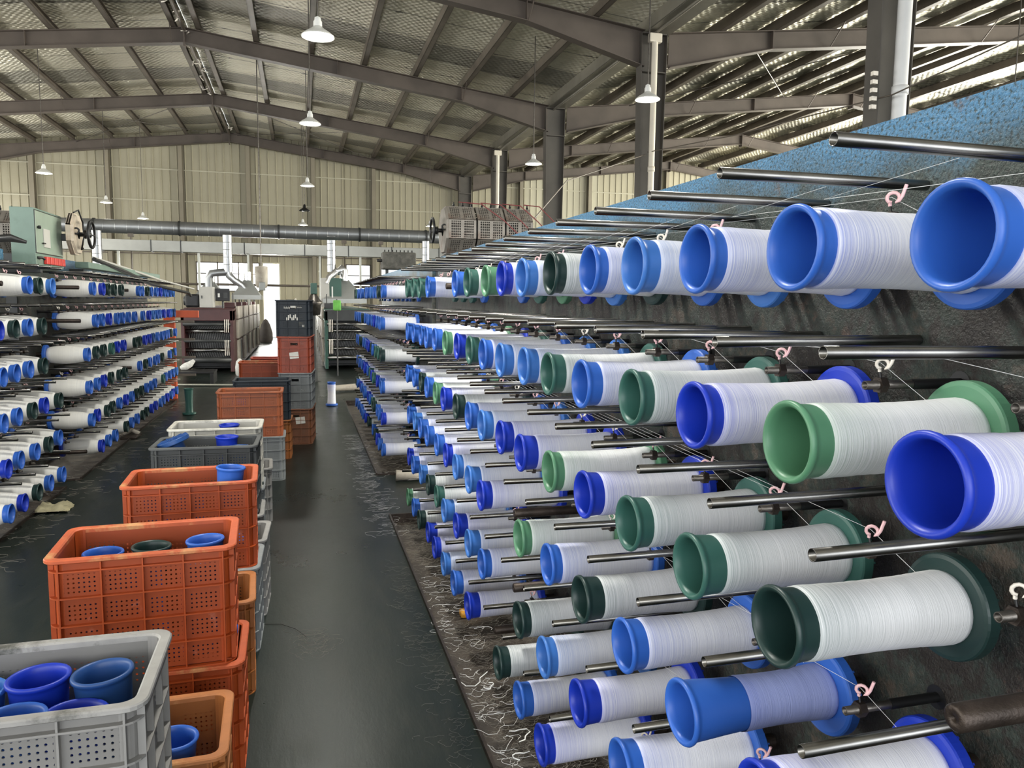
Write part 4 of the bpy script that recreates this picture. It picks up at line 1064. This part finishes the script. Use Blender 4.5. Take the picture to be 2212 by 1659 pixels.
# ------------------------------------------------------------------ slotted drums and the mint cabinet
def drum(x, y, z, nsec, secw, R, label, mat, mir=1, wheel=True, yaw=0.0):
    t = thing('slotted_drum', (x, y, z), label, 'drum', rot=(0, 0, yaw))
    W = secw*0.94
    side = 2*R*math.tan(PI/8)
    pan = MB()
    Lp = side*0.95
    nu, nv = 5, 7
    for g in (-1, 1):                                              # two slot fields per panel
        cx = W/2+g*W*0.235; fw = W*0.36
        for i in range(nu+1):
            u = cx-fw/2+fw*i/nu; pan.box(u-0.0035, u+0.0035, -Lp/2, Lp/2, -0.006, 0.006)
    for (a, b2) in ((0, W*0.085), (W*0.45, W*0.55), (W*0.915, W)): pan.box(a, b2, -Lp/2, Lp/2, -0.009, 0.007)
    for j in range(nv+1):
        v_ = -Lp/2+Lp*j/nv; h2 = 0.010 if j in (0, nv) else 0.0035; pan.box(0, W, max(-Lp/2, v_-h2), min(Lp/2, v_+h2), -0.006, 0.0055)
    pme_ = pan.mesh('grille_panel', mat)
    for s in range(nsec):
        for k in range(8):
            o = put(pme_, 'grille_panel', t)
            o.matrix_local = M4((mir*s*secw if mir > 0 else -s*secw-W, 0, 0)) @ Matrix.Rotation(2*PI*k/8, 4, 'X') @ M4((0, 0, R))
        for k in range(3 if secw > 0.2 else 0):
            MB().lathe([(R+0.0, 0.012), (R+0.035, 0.012), (R+0.035, 0.007), (R+0.055, 0.007), (R+0.055, 0.001)], 8, 'Z', M4((mir*(s*secw+0.09+k*0.09)*1.0, 0, 0))).build('stud', BLACK, t)
    MB().lathe([(-0.02 if mir > 0 else 0.02, R*0.25), (-0.02 if mir > 0 else 0.02, R*1.02), (0.0, R*1.06)], 8, 'X', Matrix.Rotation(PI/8, 4, 'X'), smooth=False).build('end_plate', mat, t)
    MB().lathe([(0, R*0.62), (mir*nsec*secw, R*0.62)], 16, 'X').build('core', BLACK, t)
    if wheel:
        xx = -mir*0.12
        MB().lathe([(xx+0.012*math.cos(a)*1.0, 0.115+0.012*math.sin(a)) for a in [2*PI*q/8 for q in range(8)]], 28, 'X', closed=True).build('handwheel', BLACK, t)
        mb = MB()
        for k in range(4):
            a = PI/2*k; mb.tube([(xx+mir*0.03, 0, 0), (xx, 0.112*math.cos(a), 0.112*math.sin(a))], 0.008, 6)
        mb.lathe([(xx, 0.001), (xx, 0.022), (xx+mir*0.05, 0.04), (xx+mir*0.06, 0.02), (0, 0.02)], 12, 'X'); mb.build('wheel_hub', BLACK, t)
        MB().lathe([(0.008*math.cos(a), 0.024+0.008*math.sin(a)) for a in [2*PI*q/8 for q in range(8)]], 18, 'Y', M4((mir*-0.03, -R*0.72, 0.02)), closed=True).build('ring', BLACK, t)
    return t
PLATE = simple('worn_cream_plate', (0.50, 0.43, 0.34), 0.5, 0, 0.2, 8, 0.05, dirt=(0.35, 0.27, 0.2))
drum(1.37, 7.5, 2.27, 3, 0.285, 0.222, 'slotted grey eight-sided drum with a black handwheel above the right creel', GRILLE)
t = thing('drum_stand', (1.8, 7.5, 0), 'dark stand under the big slotted drum behind the right creel', 'stand')
MB().cbox(-0.45, 0.45, -0.10, 0.10, 1.92, 2.03, 0.01).build('beam', DARK, t)
for xx in (-0.36, 0.36): MB().cbox(xx-0.04, xx+0.04, -0.05, 0.05, 0, 1.93, 0.006).build('leg', DARK, t)
# red leads over the drum
mb = MB()
for k in range(4):
    a, b2 = 1.5+0.22*k, 2.0+0.16*k
    mb.tube([(a, 7.45, 2.545), (lerp(a, b2, .4), 7.33, 2.52), (lerp(a, b2, .8), 7.22, 2.36), (b2+0.1, 7.2, 2.18), (b2+0.28, 7.2, 2.08)], 0.0055, 5)
tag(mb.build('heater_leads', REDWIRE), 'dull red leads trailing over the big slotted drum', 'cable', kind='stuff')
t = thing('drum_housing', (1.62, 16.0, 2.40), 'dark grey box-shaped drum with studs on top, farther off on the right', 'drum')
MB().cbox(0, 0.68, -0.2, 0.2, -0.18, 0.17, 0.03).build('casing', simple('sooty_casing', (0.075, 0.072, 0.062), 0.6, 0.2, 0.4, 12, 0.3), t)
for k in range(8): MB().lathe([(0.17, 0.012), (0.22, 0.012), (0.22, 0.001)], 8, 'Z', M4((0.06+0.08*k, 0, 0))).build('stud', BLACK, t)
MB().lathe([(-0.10, 0.001), (-0.10, 0.03), (0, 0.03)], 10, 'X').build('shaft', BLACK, t)
for xx in (0.1, 0.58): MB().cbox(xx-0.03, xx+0.03, -0.04, 0.04, -2.40, -0.17, 0.006).build('leg', DARK, t)

t = thing('control_cabinet', (-2.02, 7.0, 1.86), 'mint green control cabinet with a door and red terminals on the left creel', 'cabinet')
def cab_panel(mat, x0, x1, y0, y1, z0, z1, nm, c=0.004): return MB().cbox(x0, x1, y0, y1, z0, z1, c).build(nm, mat, t)
# the body is a box turned so that its painted side and its door side both show
cab_panel(MINT, -0.17, 0.0, -0.10, 0.62, -0.04, 0.42, 'body')
o = cab_panel(MINT2, 0.0, 0.006, -0.092, 0.60, 0.07, 0.40, 'door')
mbd = MB()
for (y0, y1, z0, z1) in ((-0.092, 0.60, 0.398, 0.406), (-0.092, 0.60, 0.064, 0.071), (-0.098, -0.091, 0.064, 0.406)): mbd.box(0.0, 0.004, y0, y1, z0, z1)
mbd.build('door_gap', BLACK, t)
MB().lathe([(0.004, 0.001), (0.012, 0.013), (0.03, 0.013), (0.034, 0.001)], 12, 'X', M4((0, -0.05, 0.27))).build('knob', BLACK, t)
cab_panel(BOX_G, 0.006, 0.014, 0.08, 0.24, 0.12, 0.27, 'rating_plate', 0.002)
MB().tube([(0.016, 0.04, 0.15), (0.022, 0.08, 0.15)], 0.006, 6).build('switch', BLACK, t)
for k in range(5): cab_panel(RED, 0.004, 0.028, 0.08+0.105*k, 0.165+0.105*k, -0.015, 0.045, 'terminal')
MB().tube([(0.0, -0.07, 0.03), (0.03, -0.05, 0.03), (0.03, 0.0, 0.02)], 0.01, 6).build('cable', BLACK, t)
MB().cbox(-0.5, 0.0, 0.0, 0.05, -0.09, -0.04, 0.004).build('bracket_arm', DARK, t)
for yy in (-0.05, 0.25): MB().cbox(-0.42, -0.38, yy-0.02, yy+0.02, -1.86, -0.04, 0.004).build('leg', DARK, t)
t = drum(-1.90, 7.6, 2.13, 1, 0.04, 0.172, 'cream round end plate with a black handwheel right of the mint cabinet', PLATE, mir=-1, wheel=True)
MB().cbox(-0.62, -0.02, -0.03, 0.03, -0.06, 0.0, 0.006).build('bracket_arm', DARK, t)
MB().cbox(-0.62, -0.56, -0.03, 0.03, -2.13, 0.0, 0.006).build('leg', DARK, t)
MB().tube([(0.03, -0.18, 0.17), (0.05, -0.10, 0.20), (0.06, -0.02, 0.10), (0.06, 0.0, -0.02), (0.05, -0.06, -0.14), (0.05, 0.0, -0.12)], 0.007, 6).build('cable', BLACK, t)
t = drum(-2.30, 7.6, 2.12, 1, 0.26, 0.18, 'brownish slotted drum showing left of the mint cabinet', GRILLE, mir=-1, wheel=False)
MB().cbox(-0.26, -0.20, 0.06, 0.12, -2.12, -0.12, 0.006).build('leg', DARK, t)
t = thing('hose_channel', (-2.1, 8.6, 1.86), 'pale green channel with bundled black hoses behind the handwheel', 'channel')
MB().cbox(0.0, 0.12, -0.3, 3.6, 0.0, 0.06, 0.006).build('channel', MINT, t)
MB().tube([(0.1, 0.0, 0.10), (0.14, 1.2, 0.02), (0.2, 2.4, -0.10), (0.5, 3.6, -0.20), (0.35, 5.0, -0.24)], 0.022, 8).build('hose', CANVAS, t)
MB().tube([(0.02, 0.3, 0.13), (0.08, 1.6, 0.07), (0.22, 3.0, -0.03), (0.45, 4.6, -0.13)], 0.014, 8).build('hose', BOX_G, t)
MB().cbox(-0.32, 0.0, 0.0, 0.04, -0.03, 0.0, 0.004).build('bracket_arm', DARK, t)
MB().cbox(-0.32, 0.0, 3.3, 3.34, -0.03, 0.0, 0.004).build('bracket_arm', DARK, t)
for yy in (0.0, 3.3): MB().cbox(-0.32, -0.28, yy-0.02, yy+0.02, -1.86, 0.0, 0.004).build('leg', DARK, t)
mb = MB(); mb.tube([(-2.35, 6.2, 1.965), (-2.22, 6.25, 2.0), (-2.12, 6.3, 1.985), (-2.02, 6.35, 2.0), (-1.93, 6.4, 1.975)], [0.02, 0.035, 0.025, 0.03, 0.012], 10)
tag(mb.build('black_hose', CANVAS), 'crumpled black hose lying on the left creel before the mint cabinet', 'hose')
# sagging cables strung from column to column
for k, (pts, lb) in enumerate([([(1.95, 7.6, 2.35), (2.9, 9.5, 2.65), (4.2, 12, 3.55), (6.7, 14.4, 4.55)], 'grey cable rising from the slotted drum to the column'),
                               ([(6.75, 14.4, 4.6), (6.9, 11.5, 4.35), (7.0, 8.05, 4.15), (7.4, 5.5, 4.55), (8.0, 3.0, 5.3)], 'grey cable strung across the column with the white pipe')]):
    mb = MB()
    P_ = []
    for a, b2 in zip(pts[:-1], pts[1:]):
        for q in range(6): P_.append(tuple(lerp(a[i], b2[i], q/6) for i in range(3)))
    P_.append(pts[-1]); mb.tube(P_, 0.009, 6); tag(mb.build('strung_cable', PURLIN), lb, 'cable')

# ------------------------------------------------------------------ things on the floor
t = thing('yarn_spool', (0.42, 11.68, SL+0.006), 'full white spool with blue ends standing alone on the floor', 'spool', None, (0, PI/2, 0))
put(SPOOL['barrel', 'b'], 'barrel', t); put(SPOOL['flange', 'b'], 'flange', t); put(SPOOL['yarn', 'b', 'b'], 'yarn_winding', t)
bobbin('t', (-1.50, 11.13, SL+0.006), 'empty dark green bobbin standing on the floor by the left creel', group=None)
t = thing('cardboard_tube', (0.70, 13.4, 0.075), 'beige hollow tube lying on the floor before the far right creel', 'tube', rot=(0, 0, math.radians(20)))
MB().lathe([(-0.30, 0.045), (0.0, 0.055), (0.24, 0.060), (0.29, 0.075), (0.30, 0.073), (0.30, 0.058), (0.20, 0.05), (0.2, 0.001)], 22, 'X').build('shell', BEIGE, t)
t = thing('pipe_coupling', (0.79, 6.62, 0.05), 'grimy beige ring-ended tube on the floor between the right troughs', 'tube', rot=(0, 0, math.radians(-8)))
MB().lathe([(0.0, 0.040), (-0.01, 0.046), (0.0, 0.050), (0.03, 0.044), (0.30, 0.042), (0.30, 0.001)], 20, 'X').build('shell', BEIGE, t)
t = thing('low_bench', (-2.0, 15.35, 0), 'low black slatted bench on the floor left of the maroon machine', 'bench')
for k in range(4): MB().cbox(-0.42, 0.42, -0.30+0.16*k, -0.18+0.16*k, 0.20, 0.23, 0.004).build('slat', BLACK, t)
for xx in (-0.38, 0.38): MB().cbox(xx-0.03, xx+0.03, -0.3, 0.3, 0, 0.2, 0.004).build('leg', BLACK, t)
tag(MB().tube([(-2.35, 14.8, 0.03), (-1.2, 14.55, 0.03)], 0.018, 8).build('floor_bar', GUTTER), 'pale steel bar lying on the floor before the black bench', 'bar')
t = thing('film_bundle', (-2.08, 15.4, 0.27), 'crumpled white film bundle on the black bench', 'bundle')
MB().tube([(-0.12, 0, 0.0), (-0.04, 0, 0.03), (0.05, 0, 0.08), (0.12, 0, 0.15)], [0.04, 0.07, 0.06, 0.03], 12).build('film', BUNDLE, t)
tag(MB().lathe([(0.0, 0.06), (0.04, 0.085), (0.18, 0.09), (0.30, 0.07), (0.36, 0.02), (0.36, 0.001)], 14, 'Z').build('white_sack', BUNDLE, None, (-1.24, 16.6, 0)), 'white sack standing at the corner of the maroon machine', 'sack')
tag(MB().lathe([(0.0, 0.20), (0.08, 0.25), (0.35, 0.24), (0.65, 0.16), (0.82, 0.07), (0.86, 0.001)], 16, 'Z').build('rubbish_sack', SACK, None, (-1.27, 29.5, 0)), 'dark bulging rubbish sack by the bright doorway', 'sack')
rg_ = MB(); n = 9; vs = []; rr = random.Random(11)
for i in range(n):
    for j in range(n): vs.append((i*0.028-0.11, j*0.028-0.11, 0.015+0.05*rr.random()*math.sin(PI*i/(n-1))*math.sin(PI*j/(n-1))+0.04*math.sin(i*1.3)*math.sin(j*0.9)**2))
rg_.add(vs, [(i*n+j, (i+1)*n+j, (i+1)*n+j+1, i*n+j+1) for i in range(n-1) for j in range(n-1)], True)
tag(rg_.build('rag', CLOTH, None, (-1.80, 6.25, 0.0)), 'yellowed rag dropped on the floor below the left creel', 'rag')
tag(MB().cbox(-0.05, 0.05, -0.03, 0.03, 0, 0.035, 0.012).build('orange_scrap', YELLOW, None, (0.82, 3.75, -0.053)), 'small orange-yellow scrap under the bottom spools of the right creel', 'scrap')
t = thing('offcut_slabs', (-1.93, 9.4, 0.0), 'pale worn sandal-like slab near the end of the left trough', 'scrap')
MB().cbox(-0.05, 0.13, -0.16, 0.16, 0.0, 0.03, 0.012).build('slab', RUSTY, t)
MB().tube([(-0.04, 0.02, 0.03), (0.04, 0.05, 0.075), (0.12, 0.04, 0.03)], 0.025, 10).build('strap', BEIGE, t)

# waste thread: curls of monofilament in the troughs and over the floor
def curls(n, x0, x1, y0, y1, z, rad, th, seed, dens=None, zj=0.03, mat=THREAD, name='thread_waste', label='', group=None, gauss=0):
    r = random.Random(seed); mb = MB()
    for _ in range(n):
        y = y0+(y1-y0)*r.random()**(dens or 1); x = x0+(x1-x0)*r.random()
        if gauss: x = r.gauss((x0+x1)/2, (x1-x0)/4); y = r.gauss((y0+y1)/2, (y1-y0)/4) if gauss == 2 else y
        R = rad*r.uniform(0.3, 1.6); a0 = r.uniform(0, 2*PI); sweep = r.uniform(0.6, 4.5)*r.choice((-1, 1)); m_ = 9
        cz = z+r.random()*zj; tl = r.uniform(-0.4, 0.4); pts = []
        for k in range(m_):
            a = a0+sweep*k/(m_-1); q = R*(1+0.3*math.sin(3*a))
            px, py = x+q*math.cos(a), y+q*math.sin(a)*0.8
            pts.append((px, py, max(z+0.001, cz+tl*q*math.sin(a)*0.25)))
        mb.tube(pts, th*r.uniform(0.7, 1.3), 3, caps=False)
    o = mb.build(name, mat); tag(o, label, 'thread waste', group, 'stuff'); return o
WASTE = simple('dusty_thread_waste', (0.22, 0.20, 0.17), 0.5, 0, 0.5, 3)
curls(3200, 0.66, 1.12, 1.2, 5.4, -0.052, 0.035, 0.00045, 21, 1.3, 0.06, WASTE, 'thread_waste', 'dense tangle of fine waste thread in the near trough under the right creel')
curls(130, 0.62, 0.80, 1.5, 4.3, -0.03, 0.045, 0.0008, 22, 1, 0.06, THREAD, 'thread_waste', 'loose white curls along the lip of the near trough')
curls(14, 0.64, 0.74, 2.05, 3.0, -0.01, 0.05, 0.0022, 28, 1, 0.04, THREAD, 'tape_curls', 'thick white tape curls lying beside the trough lip')
curls(260, 0.44, 0.62, 1.6, 4.6, 0.001, 0.03, 0.00030, 23, 1, 0.004, WASTE, 'floor_threads', 'fine threads strewn on the floor along the trough lip', None, 1)
curls(600, 0.70, 1.15, 7.0, 12.0, -0.052, 0.05, 0.0008, 24, 1.3, 0.05, WASTE, 'thread_waste', 'tangle of waste thread in the far right trough')
curls(260, 0.46, 0.64, 5.0, 9.0, 0.002, 0.05, 0.0004, 25, 1, 0.012, THREAD, 'floor_threads', 'glinting threads strewn on the floor between the right troughs', None, 1)
curls(500, -2.3, -1.62, 4.6, 12.4, -0.01, 0.06, 0.0010, 26, 1, 0.05, WASTE, 'thread_waste', 'tangle of waste thread along the trough of the left creel')
curls(55, -0.02, 0.12, 3.36, 3.62, 0.001, 0.045, 0.00035, 27, 1, 0.012, WASTE, 'thread_tuft', 'small tuft of tangled thread on the aisle floor', None, 2)
mb = MB(); mb.tube([(-0.21, 3.76, 0.003), (-0.12, 3.74, 0.004), (-0.05, 3.66, 0.006), (0.0, 3.56, 0.004)], 0.0014, 5)
tag(mb.build('dark_strand', BLACK), 'thin dark strand curving into the thread tuft on the aisle floor', 'strand')
